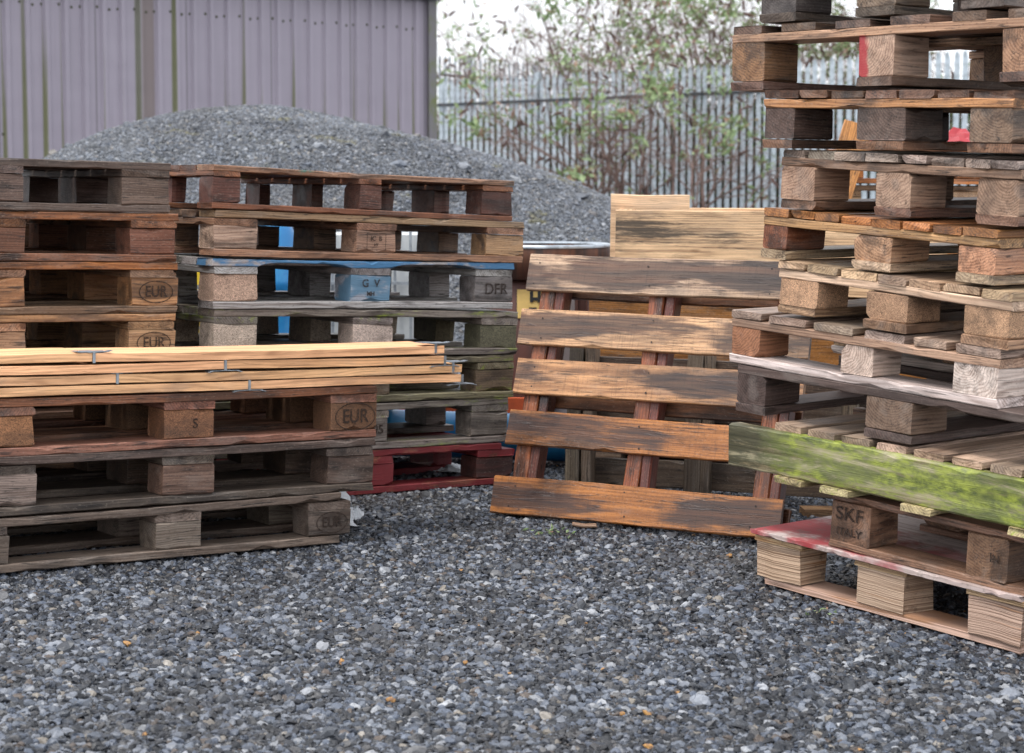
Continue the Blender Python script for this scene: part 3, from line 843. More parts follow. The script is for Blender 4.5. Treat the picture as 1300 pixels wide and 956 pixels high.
# plywood sheet with sprayed red corner
def sheet_mat():
    m, nt, b = new_mat('sprayed_plywood_sheet')
    g = NT(nt)
    gc = g.n("ShaderNodeAttribute", attribute_name="gc").outputs['Vector']
    nc = g.n("ShaderNodeAttribute", attribute_name="nc").outputs['Vector']
    tc = g.n("ShaderNodeTexCoord").outputs['Object']
    s = g.n("ShaderNodeSeparateXYZ"); g.put(s.inputs[0], tc)
    nz = g.noise(tc, 9, 5, 0.6).outputs['Fac']
    n2 = g.noise(g.vmul(gc, (6, 90, 90)), 1, 4, 0.6).outputs['Fac']
    base = g.mix(g.ramp(n2, .35, .7), (0.55, 0.45, 0.42), (0.33, 0.25, 0.22))
    # band of spray along the front edge
    d = g.math('ABSOLUTE', g.math('ADD', s.outputs[1], 0.40))
    band = g.math('SUBTRACT', g.math('ADD', nz, 0.12), g.math('MULTIPLY', d, 2.2))
    lim = g.ramp(s.outputs[0], 0.28, -0.1)
    mask = g.math('MULTIPLY', g.ramp(band, 0.26, 0.5), g.math('MAXIMUM', lim, 0.12))
    c = g.mix(g.math('MULTIPLY', mask, .92), base, (0.3, 0.014, 0.022))
    geo = g.n("ShaderNodeNewGeometry")
    g.put(b.inputs['Base Color'], c)
    c = g.mix(g.math('MULTIPLY', g.ramp(g.noise(tc, 22, 5, .75).outputs['Fac'], .52, .64), .55), c, (0.13, 0.105, 0.09))
    g.put(b.inputs['Base Color'], c)
    b.inputs['Roughness'].default_value = 0.72
    g.put(b.inputs['Normal'], g.bump(n2, .6, .002))
    return m


M['sheet'] = sheet_mat()
rstack()

# ------------------------------------------------------------------ leaning pallet of brown planks
def leaning():
    YL = 5.86
    bl = unproj(622, 648, YL); bl.z = ground_z(bl.x, 0) + 0.012
    ang = R(25)
    phi = R(19.5)
    u = Vector((cos(ang), -sin(ang), -0.014)).normalized()
    back = Vector((sin(ang), cos(ang), 0))
    up = (Vector((0, 0, cos(phi))) + back * sin(phi)).normalized()
    n_out = u.cross(up).normalized()     # towards the viewer
    up = n_out.cross(u).normalized()
    # local frame: x = u, y = into the pallet (away), z = up the slope
    m = Matrix.Identity(4)
    for i, ax in enumerate((u, -n_out, up)):
        m[0][i], m[1][i], m[2][i] = ax
    LP = 0.9
    m.translation = Vector((bl.x, YL, bl.z)) + u * (LP / 2)
    root = empty('leaning_pallet', 'red brown pallet of five stained planks leaning upright between the stacks', 'pallet', None, m)
    ys = [(0.0, 0.114, 0.9, 0.0), (0.212, 0.106, 0.9, 0.012), (0.372, 0.11, 0.905, 0.014), (0.525, 0.112, 0.92, 0.0), (0.698, 0.116, 0.84, 0.0)]
    cols = [(0.33, 0.14, 0.05), (0.35, 0.15, 0.055), (0.46, 0.26, 0.14), (0.55, 0.35, 0.21), (0.44, 0.32, 0.23)]
    pm = ['stained_less', 'stained_less', 'stained', 'stained', 'stained_dark']
    for k, (z, w, l, dx) in enumerate(ys):
        piece('plank', l, w, 0.02, (dx - (LP - l) / 2, 0.01, z + w / 2), 'uz', M[pm[k]], root, cols[k], seg=22, ch=0.0025, chip=.12,
              nails=[(q + rnd.uniform(-.01, .01), yy * rnd.uniform(.2, .3) * w * 2.4, 1) for q in (-LP / 2 + .06, -.02, LP / 2 - .08) for yy in (-.5, .5)])
    for (x, l) in ((-LP / 2 + 0.068, 0.805), (-0.022, 0.8), (LP / 2 - 0.075, 0.81)):
        o = piece('stringer', l, 0.048, 0.085, (x, 0.02 + 0.044, l / 2 + .004), 'z', M['wet'], root, jit((0.22, 0.075, 0.035), .12), ch=0.003)
        piece('stringer', l * .98, 0.03, 0.06, (x + 0.041, 0.052, l / 2 + .004), 'z', M['wet'], root, jit((0.11, 0.035, 0.025), .12), ch=0.003)
    for z in (0.06, 0.4, 0.75):
        piece('back_board', LP - .02, 0.09, 0.018, (0, 0.108 + .01, z), 'uz', M['wood'], root, (0.19, 0.09, 0.05))
    return m


leaning()

# ---- dark standing pallet behind it
def standing():
    ang = R(14)
    u = Vector((cos(ang), -sin(ang), -0.02)).normalized()
    phi = R(4)
    back = Vector((sin(ang), cos(ang), 0))
    up = (Vector((0, 0, cos(phi))) + back * sin(phi)).normalized()
    n_out = u.cross(up).normalized(); up = n_out.cross(u).normalized()
    m = Matrix.Identity(4)
    for i, ax in enumerate((u, -n_out, up)):
        m[0][i], m[1][i], m[2][i] = ax
    p = unproj(716, 615, 6.3); z0 = ground_z(p.x, 0)
    L = 1.0
    m.translation = Vector((p.x, 6.3, z0 + 0.006)) + u * (L / 2)
    root = empty('standing_pallet', 'dark weathered pallet standing on edge behind the leaning plank pallet', 'pallet', None, m)
    Hh = 0.47
    for (x, w) in ((-L / 2 + .022, .045), (-L / 2 + .065, .032), (-L / 2 + .41, .05), (-L / 2 + .45, .03), (L / 2 - .1, .05)):
        piece('stringer', Hh, w, 0.09, (x, 0.046 + (0.012 if w < .04 else 0), Hh / 2 + .004), 'z', M['wood'], root, jit((0.16, 0.13, 0.1), .3), ch=.003)
    for z in (0.07, 0.18, 0.29, 0.4):
        piece('back_board', L, 0.09, 0.02, (0, 0.103, z), 'uz', M['wood'], root, jit((0.09, 0.065, 0.05), .2), chip=.2)


standing()


# ---- big crates behind
def crate(label, px, py_top, Y, ang, L, D, zb, h, boards, col, mat, cap, extra=None, name='wooden_crate'):
    p = unproj(px, py_top, Y)
    u = (cos(ang), -sin(ang))
    mt = frame(Vector((p.x, Y, zb)), u, 0.012) @ Matrix.Translation((L / 2, D / 2, 0))
    root = empty(name, label, 'crate', None, mt)
    bh = h / boards
    for k in range(boards):
        z = bh * (k + .5)
        for sy in (-1, 1):
            piece('side_board', L, bh - 0.003, 0.024, (0, sy * (D / 2 - .012), z), 'uz', M[mat], root, jit(col, .06, .03), ch=0.002)
        for sx in (-1, 1):
            piece('end_board', D - 0.052, bh - 0.003, 0.024, (sx * (L / 2 - .012), 0, z), 'vz', M[mat], root, jit(col, .06, .03), ch=0.002)
    for sx in (-1, 1):
        for sy in (-1, 1):
            piece('corner_post', h - .004, 0.04, 0.04, (sx * (L / 2 - .046), sy * (D / 2 - .046), h / 2), 'z', M[mat], root, jit(col, .1), ch=.002)
    for yy in (-.25, .25):
        piece('floor_board', L - .06, D * .4, 0.012, (0, yy * D, 0.008), 'u', M[mat], root, jit(col, .1), ch=.001)
    return root


# dark base pallets that carry the crates
BU = (cos(R(10)), -sin(R(10)))
pb = unproj(735, 600, 6.75)
gz = ground_z(pb.x, 0)
zb = gz + .004
for k, (lab, hh) in enumerate((('lower dark pallet carrying the wooden crates behind the leaning pallet', 0.14), ('upper dark pallet directly under the brown crate behind the leaning pallet', 0.14))):
    pallet(lab, Vector((pb.x, 6.75, zb)), BU, 0.014, 1.25, 0.8, hh, 'long', c_deck=(0.09, 0.065, 0.05), c_block=(0.11, 0.08, 0.06), mat='wood', group='dark pallets under the crates')
    zb += hh + .002
p = unproj(746, 430, 6.78)
crate('brown stained crate under the pale one behind the leaning pallet', 746, 430, 6.78, R(10), 1.2, 0.72, zb + .001, 0.335, 1, (0.27, 0.125, 0.045), 'wet', False)
zc2 = zb + .001 + .335
crate('pale pine crate with black mould streak above the leaning pallet', 780, 330, 6.8, R(10), 1.12, 0.66, zc2 + .002, 0.29, 1, (0.68, 0.48, 0.31), 'mould', False)
# loose short board standing at the back inside the crate
o = piece('loose_board', 0.27, 0.29, 0.022, (0, 0, 0), 'uz', M['fresh'], None, (0.68, 0.5, 0.34))
pp = unproj(866, 300, 6.86)
q0 = unproj(784, 300, 6.84)
zl = zc2 + 0.05 + .145
o.matrix_world = frame(Vector(((q0.x + pp.x) / 2 - .0, 6.875, zl + .0)), BU, 0.012)
tag(o, 'short pale board standing upright at the left end inside the pine crate', 'board')

# ------------------------------------------------------------------ things further back behind the right stack
GB = 'pallets of the back right stack'
cols = [BROWN, (0.3, .15, .08), REDBR, (0.45, .27, .14), (0.3, .07, .05), (0.42, .2, .09), (0.36, .24, .15)]
zz = 0
pb = unproj(1010, 500, 8.3)
zb = ground_z(pb.x, 0) + .004
names = ['lowest brown', 'second lowest grey', 'third lowest red brown', 'lower middle tan', 'upper middle nearly black', 'third highest orange brown', 'second highest greyish', 'topmost reddish orange']
cols += [(0.4, 0.16, 0.06)]
for k in range(8):
    pallet('%s pallet of the distant stack glimpsed behind the right stack' % names[k], Vector((pb.x + rnd.uniform(-.02, .02) + (0.12 if k > 5 else 0), 8.3 + rnd.uniform(-.02, .02), zb)), (cos(R(8)), -sin(R(8))), 0.006, 1.2, 0.8, 0.142, 'long',
           c_deck=cols[k], mat='wood', group=GB, tiltv=0)
    zb += 0.1505
RTOP = (pb.x + .6, 8.45, zb)
# leaning short boards over it
o = piece('loose_board', 0.5, 0.12, 0.025, (0, 0, 0), 'z', M['wood'], None, (0.5, 0.25, 0.1))
o.location = (pb.x + .22, 8.2, .95); o.rotation_euler = (-.06, .3, 0)
tag(o, 'orange brown board leaning at the front of the distant back stack', 'board')
o.location = (pb.x + .15, 8.12, 1.0)

# ------------------------------------------------------------------ drums, pipes, cage between the stacks
def lathe(name, prof, mat, parent=None, seg=40, axis='z', smooth=True):
    verts, faces = [], []
    for (r, z) in prof:
        for k in range(seg):
            a = 2 * pi * k / seg
            if axis == 'z': verts.append((r * cos(a), r * sin(a), z))
            else: verts.append((z, r * cos(a), r * sin(a)))
    for i in range(len(prof) - 1):
        for k in range(seg):
            a = i * seg + k; b_ = i * seg + (k + 1) % seg
            f = (a, b_, b_ + seg, a + seg)
            faces.append(f if axis == 'z' else tuple(reversed(f)))
    return mesh_obj(name, verts, faces, mat, parent, smooth=smooth)


def bx(V, Fc, c, s):
    o = len(V)
    for a in (-1, 1):
        for b_ in (-1, 1):
            for d in (-1, 1):
                V.append((c[0] + a * s[0] / 2, c[1] + b_ * s[1] / 2, c[2] + d * s[2] / 2))
    Fc.extend([tuple(i + o for i in q) for q in [(0, 1, 3, 2), (4, 6, 7, 5), (0, 4, 5, 1), (2, 3, 7, 6), (0, 2, 6, 4), (1, 5, 7, 3)]])


def box_obj(name, boxes, mat, parent=None):
    V, Fc = [], []
    for c, s in boxes: bx(V, Fc, c, s)
    return mesh_obj(name, V, Fc, mat, parent)


def streak_mat(name, c1, c2, rough=.5, metal=0.3):
    m, nt, b = new_mat(name)
    g = NT(nt)
    tc = g.n("ShaderNodeTexCoord").outputs['Object']
    n1_ = g.noise(g.vmul(tc, (22, 22, 1.2)), 1, 4, .6).outputs['Fac']
    n2 = g.noise(tc, 14, 5, .7).outputs['Fac']
    c = g.mix(g.ramp(n1_, .4, .65), c1, c2)
    c = g.mix(g.math('MULTIPLY', g.ramp(n2, .55, .7), .5), c, (0.02, .015, .013))
    g.put(b.inputs['Base Color'], c)
    b.inputs['Roughness'].default_value = rough; b.inputs['Metallic'].default_value = metal
    g.put(b.inputs['Normal'], g.bump(n2, .4, .002))
    return m


M['rust'] = streak_mat('rusty_steel', (0.055, 0.035, 0.03), (0.17, 0.07, 0.04))
M['rustbody'] = streak_mat('dark_red_steel', (0.1, 0.035, 0.025), (0.06, 0.025, 0.02), .55, .1)
M['blue'] = plain_mat('blue_plastic', (0.012, 0.17, 0.42), 0.35, 0, 0.3, 6, col2=(0.02, 0.22, 0.45))
M['teal'] = plain_mat('blue_sheet_metal', (0.02, 0.24, 0.46), 0.4, 0, .3, 5)
M['orange'] = plain_mat('faded_orange_plastic', (0.55, 0.1, 0.03), 0.5, 0, .3, 8)
M['yellow'] = plain_mat('yellow_plastic', (0.7, 0.48, 0.03), 0.45, 0, .25, 6)
M['label'] = plain_mat('yellow_label', (0.72, 0.5, 0.17), 0.6, 0, .15, 9)
M['ink'] = plain_mat('label_ink', (0.02, 0.02, 0.022), 0.6)
M['white_pl'] = plain_mat('milky_plastic', (0.6, 0.62, 0.62), 0.35, 0, .15, 4)
M['mauve'] = plain_mat('mauve_sheet', (0.26, 0.22, 0.22), 0.6, 0, .2, 5)
M['redsheet'] = plain_mat('red_sheet', (0.35, 0.02, 0.03), 0.5, 0, .2, 5)

# steel drum with wide rim
p = unproj(690, 310, 7.6)
root = empty('steel_drum', 'rusty open steel drum with a wide pale rim right of the middle stack', 'drum', None, Matrix.Translation((p.x, 7.75, ground_z(p.x, 0))))
hz = unproj(690, 312, 7.5).z
lathe('drum_body', [(0.0, .01), (.225, .01), (.23, .03), (.23, hz - .14), (.22, hz - .13)], M['rustbody'], root)
lathe('drum_rim', [(.225, hz - .13), (.262, hz - .125), (.265, hz - .006), (.262, hz), (.245, hz), (.243, hz - .01), (.24, hz - .12), (.0, hz - .125)], M['rust'], root)
lathe('rim_lip', [(.268, hz - .008), (.27, hz + .004), (.25, hz + .006), (.24, hz - .002)], M['zinc'], root)
lp = unproj(661, 386, 7.52)
lz = lp.z - ground_z(p.x, 0)
V, Fc = [], []
for k in range(9):
    an = -2.02 + k * .07
    for z in (lz - .055, lz + .055):
        for r__ in (.232, .235): V.append((r__ * cos(an), r__ * sin(an), z))
for k in range(8):
    o_ = k * 4
    Fc += [(o_ + 1, o_ + 5, o_ + 7, o_ + 3), (o_, o_ + 2, o_ + 6, o_ + 4), (o_ + 2, o_ + 3, o_ + 7, o_ + 6), (o_, o_ + 4, o_ + 5, o_ + 1)]
lb = mesh_obj('label_plate', V, Fc, M['label'], root)
mk = box_obj('lettering', [((0, 0, .03), (.012, .003, .045)), ((.03, 0, .03), (.012, .003, .045)), ((.015, 0, .02), (.04, .0032, .012)), ((.005, 0, -.03), (.03, .003, .035))], M['ink'], lb)
am = -1.77
mk.location = (.2368 * cos(am), .2368 * sin(am), lz); mk.rotation_euler = (0, 0, am + pi / 2)
# mauve and red sheets standing behind the leaning pallet
for (pxa, pxb, yt, Y, mt_, nm, lab) in ((702, 730, 340, 7.0, 'mauve', 'metal_sheet', 'grey mauve metal sheet standing behind the left stringer of the leaning pallet'),
                                        (731, 746, 345, 6.95, 'rustbody', 'metal_sheet', 'narrow dark red metal sheet standing beside the brown crate')):
    a = unproj(pxa, yt, Y); b_ = unproj(pxb, yt, Y)
    g0 = ground_z(a.x, 0)
    o = box_obj(nm, [((0, 0, (a.z - g0) / 2), (b_.x - a.x, .006, a.z - g0)), ((-(b_.x - a.x) / 2 + .004, -.012, (a.z - g0) / 2), (.005, .03, a.z - g0)), (((b_.x - a.x) / 2 - .004, -.012, (a.z - g0) / 2), (.005, .03, a.z - g0))], M[mt_])
    o.location = ((a.x + b_.x) / 2, Y, g0)
    tag(o, lab, 'sheet metal', 'metal sheets behind the leaning pallet')
# blue pipe lying on the gravel
p0 = unproj(470, 585, 7.0); p1 = unproj(722, 588, 6.9)
r_ = 0.083
Lp = (p1 - p0).length
prof = [(0.0, 0), (r_ - .012, 0), (r_ - .01, .002), (r_, .004)]
x = .03
prof += [(r_, x), (r_ + .006, x + .005), (r_ + .006, x + .05), (r_, x + .055)]
prof += [(r_, Lp - .17), (r_ + .007, Lp - .165), (r_ + .007, Lp - .12), (r_, Lp - .115), (r_, Lp - .004), (r_ - .01, Lp), (r_ - .012, Lp - .002), (0.0, Lp - .004)]
root = lathe('blue_pipe', prof, M['blue'], None, 40, 'x')
root.matrix_world = frame(Vector((p0.x, 7.0, ground_z(p0.x, 0) + r_ + .012)), (1, -.03), .03)
tag(root, 'thick blue plastic pipe lying on the gravel behind the middle stack', 'pipe')
# orange barrier plank behind it, on feet
a = unproj(480, 505, 7.35); b_ = unproj(722, 505, 7.35)
zt = a.z; g0 = ground_z((a.x + b_.x) / 2, 0)
root = empty('orange_barrier', 'faded orange plastic barrier board standing behind the blue pipe', 'barrier', None, Matrix.Translation(((a.x + b_.x) / 2, 7.35, g0)))
box_obj('barrier_board', [((0, 0, zt - g0 - .06), (b_.x - a.x, .03, .12))], M['orange'], root)
for sx in (-1, 1):
    box_obj('leg', [((sx * (b_.x - a.x) * .4, 0, (zt - g0 - .12) / 2), (.04, .04, zt - g0 - .12)), ((sx * (b_.x - a.x) * .4, 0, .02), (.05, .3, .03))], M['white_pl'], root)
# standing blue barrel, yellow crate, caged tank far behind the middle stack
p = unproj(347, 290, 8.6)
root = empty('blue_barrel', 'blue plastic barrel standing behind the middle stack', 'barrel', None, Matrix.Translation((p.x, 8.6, ground_z(p.x, 0))))
hz = p.z - root.location.z + .02
lathe('barrel_body', [(0, 0), (.085, 0), (.1, .03), (.1, hz * .3), (.106, hz * .32), (.1, hz * .34), (.1, hz * .65), (.106, hz * .67), (.1, hz * .69), (.098, hz - .05), (.08, hz - .01), (.078, hz), (.07, hz), (.068, hz - .02), (0, hz - .02)], M['blue'], root)
box_obj('cap', [((.03, 0, hz), (.04, .04, .03))], M['white_pl'], root)
p = unproj(250, 340, 8.2)
root = empty('yellow_crate', 'yellow plastic crate glimpsed between the far left and middle stacks', 'crate', None, Matrix.Translation((p.x, 8.3, ground_z(p.x, 0))))
hz = p.z - root.location.z
bxs = []
for k in range(7):
    z = hz * (k + .5) / 7
    for sy in (-1, 1): bxs.append(((0, sy * .12, z), (.26, .012, hz / 7 * .62)))
    for sx in (-1, 1): bxs.append(((sx * .124, 0, z), (.012, .228, hz / 7 * .62)))
for sx in (-1, 1):
    for sy in (-1, 1): bxs.append(((sx * .134, sy * .13, hz / 2), (.02, .02, hz)))
bxs.append(((0, 0, .012), (.25, .23, .01)))
box_obj('crate_body', bxs, M['yellow'], root)
a = unproj(400, 282, 8.8); b_ = unproj(560, 282, 8.8)
w_ = b_.x - a.x; g0 = ground_z(a.x, 0)
root = empty('caged_tank', 'milky plastic tank in a galvanised wire cage behind the middle stack', 'tank', None, Matrix.Translation(((a.x + b_.x) / 2, 9.15, g0)))
hz = a.z - g0
V, Fc = [], []
box_obj('tank_body', [((0, 0, .1 + (hz - .16) / 2), (w_ - .07, w_ - .07, hz - .16)), ((0, 0, hz - .05), (.12, .12, .04))], M['white_pl'], root)
bars = []
nb = 8
for k in range(nb + 1):
    q = -w_ / 2 + w_ * k / nb
    for s_ in (-1, 1):
        bars.append(((q, s_ * w_ / 2, .1 + (hz - .1) / 2), (.012, .012, hz - .1)))
        bars.append(((s_ * (w_ / 2 + .001), q, .1 + (hz - .1) / 2), (.0118, .0118, hz - .102)))
for k in range(6):
    z = .12 + (hz - .13) * k / 5
    for s_ in (-1, 1):
        bars.append(((0, s_ * (w_ / 2 + .012), z), (w_ + .02, .011, .014)))
        bars.append(((s_ * (w_ / 2 + .013), 0, z), (.011, w_ + .01, .0138)))
box_obj('cage', bars, M['zinc'], root)
box_obj('base_frame', [((0, s_ * (w_ / 2 - .05), .05), (w_, .09, .09)) for s_ in (-1, 0, 1)], M['zinc'], root)


# crumpled polythene
def poly_mat():
    m, nt, b = new_mat('clear_polythene')
    g = NT(nt)
    tc = g.n("ShaderNodeTexCoord").outputs['Object']
    b.inputs['Base Color'].default_value = (0.75, 0.78, 0.82, 1)
    b.inputs['Roughness'].default_value = 0.22
    b.inputs['Alpha'].default_value = 0.75
    g.put(b.inputs['Normal'], g.bump(g.noise(tc, 30, 4).outputs['Fac'], .8, .01))
    return m


M['poly'] = poly_mat()


def crumple(label, cx, cy, z0, sx, sy, sz, seed):
    import mathutils
    verts, faces = [], []
    n = 26
    for i in range(n):
        for j in range(n):
            a, b2 = i / (n - 1) * 2 - 1, j / (n - 1) * 2 - 1
            rr = max(0, 1 - (a * a + b2 * b2) * .6)
            h1 = mathutils.noise.noise(Vector((a * 2.3 + seed, b2 * 2.3, seed))) * .5 + .5
            h2 = abs(mathutils.noise.noise(Vector((a * 6 + seed, b2 * 6, 3)))) * .5
            h3 = abs(mathutils.noise.noise(Vector((a * 14, b2 * 14 + seed, 3)))) * .2
            verts.append((a * sx * (1 + .15 * sin(b2 * 5 + seed)), b2 * sy * (1 + .15 * sin(a * 4)), sz * (h1 * .8 + h2 + h3) * rr + .003))
    for i in range(n - 1):
        for j in range(n - 1):
            k = i * n + j
            faces.append((k, k + n, k + n + 1, k + 1))
    o = mesh_obj('plastic_wrap', verts, faces, M['poly'], smooth=False)
    md = o.modifiers.new('thick', 'SOLIDIFY'); md.thickness = .0008
    o.location = (cx, cy, z0)
    return tag(o, label, 'plastic wrap', 'crumpled plastic wrap on the gravel')


o = crumple('crumpled red plastic sheet lying on top of the distant back stack', RTOP[0], RTOP[1], RTOP[2], .35, .2, .1, 9.3)
o.data.materials[0] = M['redsheet']; o.name = 'plastic_sheet'; o['category'] = 'plastic sheet'; del o['group']
p = unproj(425, 683, 5.65)
crumple('crumpled clear plastic wrap on the gravel at the right end of the front left stack', p.x - .03, 5.66, ground_z(p.x, 0), .1, .07, .1, 1.3)
p = unproj(345, 660, 5.9)
crumple('bunched clear plastic wrap lying behind the front left stack', p.x + .02, 5.8, ground_z(p.x, 0), .2, .05, .24, 4.1)
p = unproj(570, 605, 6.9)
crumple('flat scrap of plastic wrap under the red pallet of the middle stack', p.x, 6.75, ground_z(p.x, 0), .1, .07, .03, 7.1)

# ------------------------------------------------------------------ ground
def gravel_ground_mat(name, dark=1.0, sc=1.0, moss=0.0):
    m, nt, b = new_mat(name)
    g = NT(nt)
    tc = g.n("ShaderNodeTexCoord").outputs['Object']
    vo = g.n("ShaderNodeTexVoronoi"); vo.inputs['Scale'].default_value = 95 * sc
    g.put(vo.inputs['Vector'], tc)
    hs = g.n("ShaderNodeSeparateColor"); g.put(hs.inputs[0], vo.outputs['Color'])
    c = g.mix(hs.outputs[0], (0.02 * dark, 0.021 * dark, 0.024 * dark), (0.12 * dark, 0.125 * dark, 0.135 * dark))
    big = g.noise(tc, 1.3, 4).outputs['Fac']
    c = g.mix(g.math('MULTIPLY', g.ramp(big, .5, .75), .35), c, (0.045, 0.038, 0.032))
    if moss:
        mo = g.noise(tc, 3.5, 5, .7).outputs['Fac']
        c = g.mix(g.math('MULTIPLY', g.ramp(mo, .6, .68), moss), c, (0.09, 0.09, 0.02))
    g.put(b.inputs['Base Color'], c)
    b.inputs['Roughness'].default_value = .6
    n = g.math('ADD', g.math('MULTIPLY', vo.outputs['Distance'], -1), g.math('MULTIPLY', g.noise(tc, 40 * sc, 4).outputs['Fac'], .8))
    g.put(b.inputs['Normal'], g.bump(n, 1.0, .01))
    return m


import mathutils
gm = gravel_ground_mat('gravel_bed')
# graded ground sheet reaching the horizon
xs = [-600, -200, -80, -40, -20, -12, -8, -6] + [-5 + i * .25 for i in range(41)] + [6, 8, 12, 20, 40, 80, 200, 600]
ysg = [-60, -10, 0, 1.5] + [2.25 + i * .25 for i in range(52)] + [16, 18, 20, 24, 30, 40, 60, 100, 300, 1200]
V = []
for y in ysg:
    for x in xs:
        near = abs(x) < 6 and 1 < y < 15
        V.append((x, y, ground_z(x, y) + (mathutils.noise.noise(Vector((x * .9, y * .9, 0))) * .006 - .006 if near else -.006)))
nx = len(xs)
Fc = [(j * nx + i, j * nx + i + 1, (j + 1) * nx + i + 1, (j + 1) * nx + i) for j in range(len(ysg) - 1) for i in range(nx - 1)]
gr = mesh_obj('ground', V, Fc, gm, smooth=True)
tag(gr, kind='structure')

# gravel mound
def mound_h(x, y):
    """height of the heap above the yard at plan position"""
    cx, cy = -1.75, 13.4
    dx, dy = x - cx, y - cy
    rx = 4.4 if dx > 0 else 3.15
    r = math.sqrt((dx / rx) ** 2 + (dy / 3.2) ** 2)
    h = 1.5 * max(0.0, 1 - r ** 1.52)
    if r < 1.05:
        h += mathutils.noise.noise(Vector((x * .8, y * .8, 3))) * .06 + mathutils.noise.noise(Vector((x * 3, y * 3, 5))) * .02
    return h


V, Fc = [], []
NXm, NYm = 130, 90
for j in range(NYm):
    for i in range(NXm):
        x = -5.6 + 8.8 * i / (NXm - 1); y = 10.0 + 6.8 * j / (NYm - 1)
        V.append((x, y, ground_z(x, y) + mound_h(x, y) - .03))
for j in range(NYm - 1):
    for i in range(NXm - 1):
        k = j * NXm + i
        Fc.append((k, k + 1, k + NXm + 1, k + NXm))
mm = gravel_ground_mat('heap_of_chippings', 1.3, .5, .6)
mound = mesh_obj('gravel_mound', V, Fc, mm, smooth=True)
tag(mound, kind='structure')


# stones
def stone_mat(name, k=1.0, moss=False, even=0.0):
    m, nt, b = new_mat(name)
    g = NT(nt)
    oi = g.n("ShaderNodeObjectInfo")
    r = oi.outputs['Random']
    cr = g.n("ShaderNodeValToRGB"); g.put(cr.inputs[0], r)
    cr.color_ramp.interpolation = 'CONSTANT'
    st = [(0, (.014, .016, .021)), (.24, (.05, .058, .074)), (.4, (.115, .132, .165)), (.52, (.026, .029, .036)), (.68, (.16, .175, .2)), (.76, (.1, .095, .092)),
          (.83, (.22, .23, .25)), (.905, (.12, .09, .07)), (.93, (.32, .32, .32)), (.972, (.28, .24, .19)), (.988, (.42, .42, .42)), (.9965, (.3, .17, .06))]
    while len(cr.color_ramp.elements) < len(st): cr.color_ramp.elements.new(1.0)
    for e_, (p_, c_) in zip(cr.color_ramp.elements, st):
        e_.position = p_
    for e_, (p_, c_) in zip(cr.color_ramp.elements, st):
        e_.color = (min(1, c_[0] * k * .97), min(1, c_[1] * k), min(1, c_[2] * k * 1.06), 1)
    geo = g.n("ShaderNodeNewGeometry")
    nz = g.noise(geo.outputs['Position'], 160, 4, .6).outputs['Fac']
    src = g.mix(even, cr.outputs[0], (.105 * k, .112 * k, .122 * k))
    bigp = g.noise(geo.outputs['Position'], 1.1, 4, .6).outputs['Fac']        # dusty, earthy and damp areas of the yard
    src = g.mix(g.math('MULTIPLY', g.ramp(bigp, .5, .68), .4), src, (.05, .043, .038))
    bigq = g.noise(geo.outputs['Position'], 2.3, 3, .6).outputs['Fac']
    src = g.mix(g.ramp(bigq, .35, .7), src, g.mix(1.0, src, (.72, .72, .74), 'MULTIPLY'))
    c = g.mix(g.math('MULTIPLY', g.ramp(nz, .35, .7), .45), src, g.mix(1.0, src, (.45, .45, .45), 'MULTIPLY'))
    if moss:
        mo = g.noise(geo.outputs['Position'], 2.6, 5, .7).outputs['Fac']
        c = g.mix(g.math('MULTIPLY', g.ramp(mo, .6, .68), .55), c, (0.16, 0.14, 0.03))
    g.put(b.inputs['Base Color'], c)
    g.put(b.inputs['Roughness'], g.math('MULTIPLY_ADD', nz, .4, .25))
    g.put(b.inputs['Normal'], g.bump(nz, .5, .002))
    return m


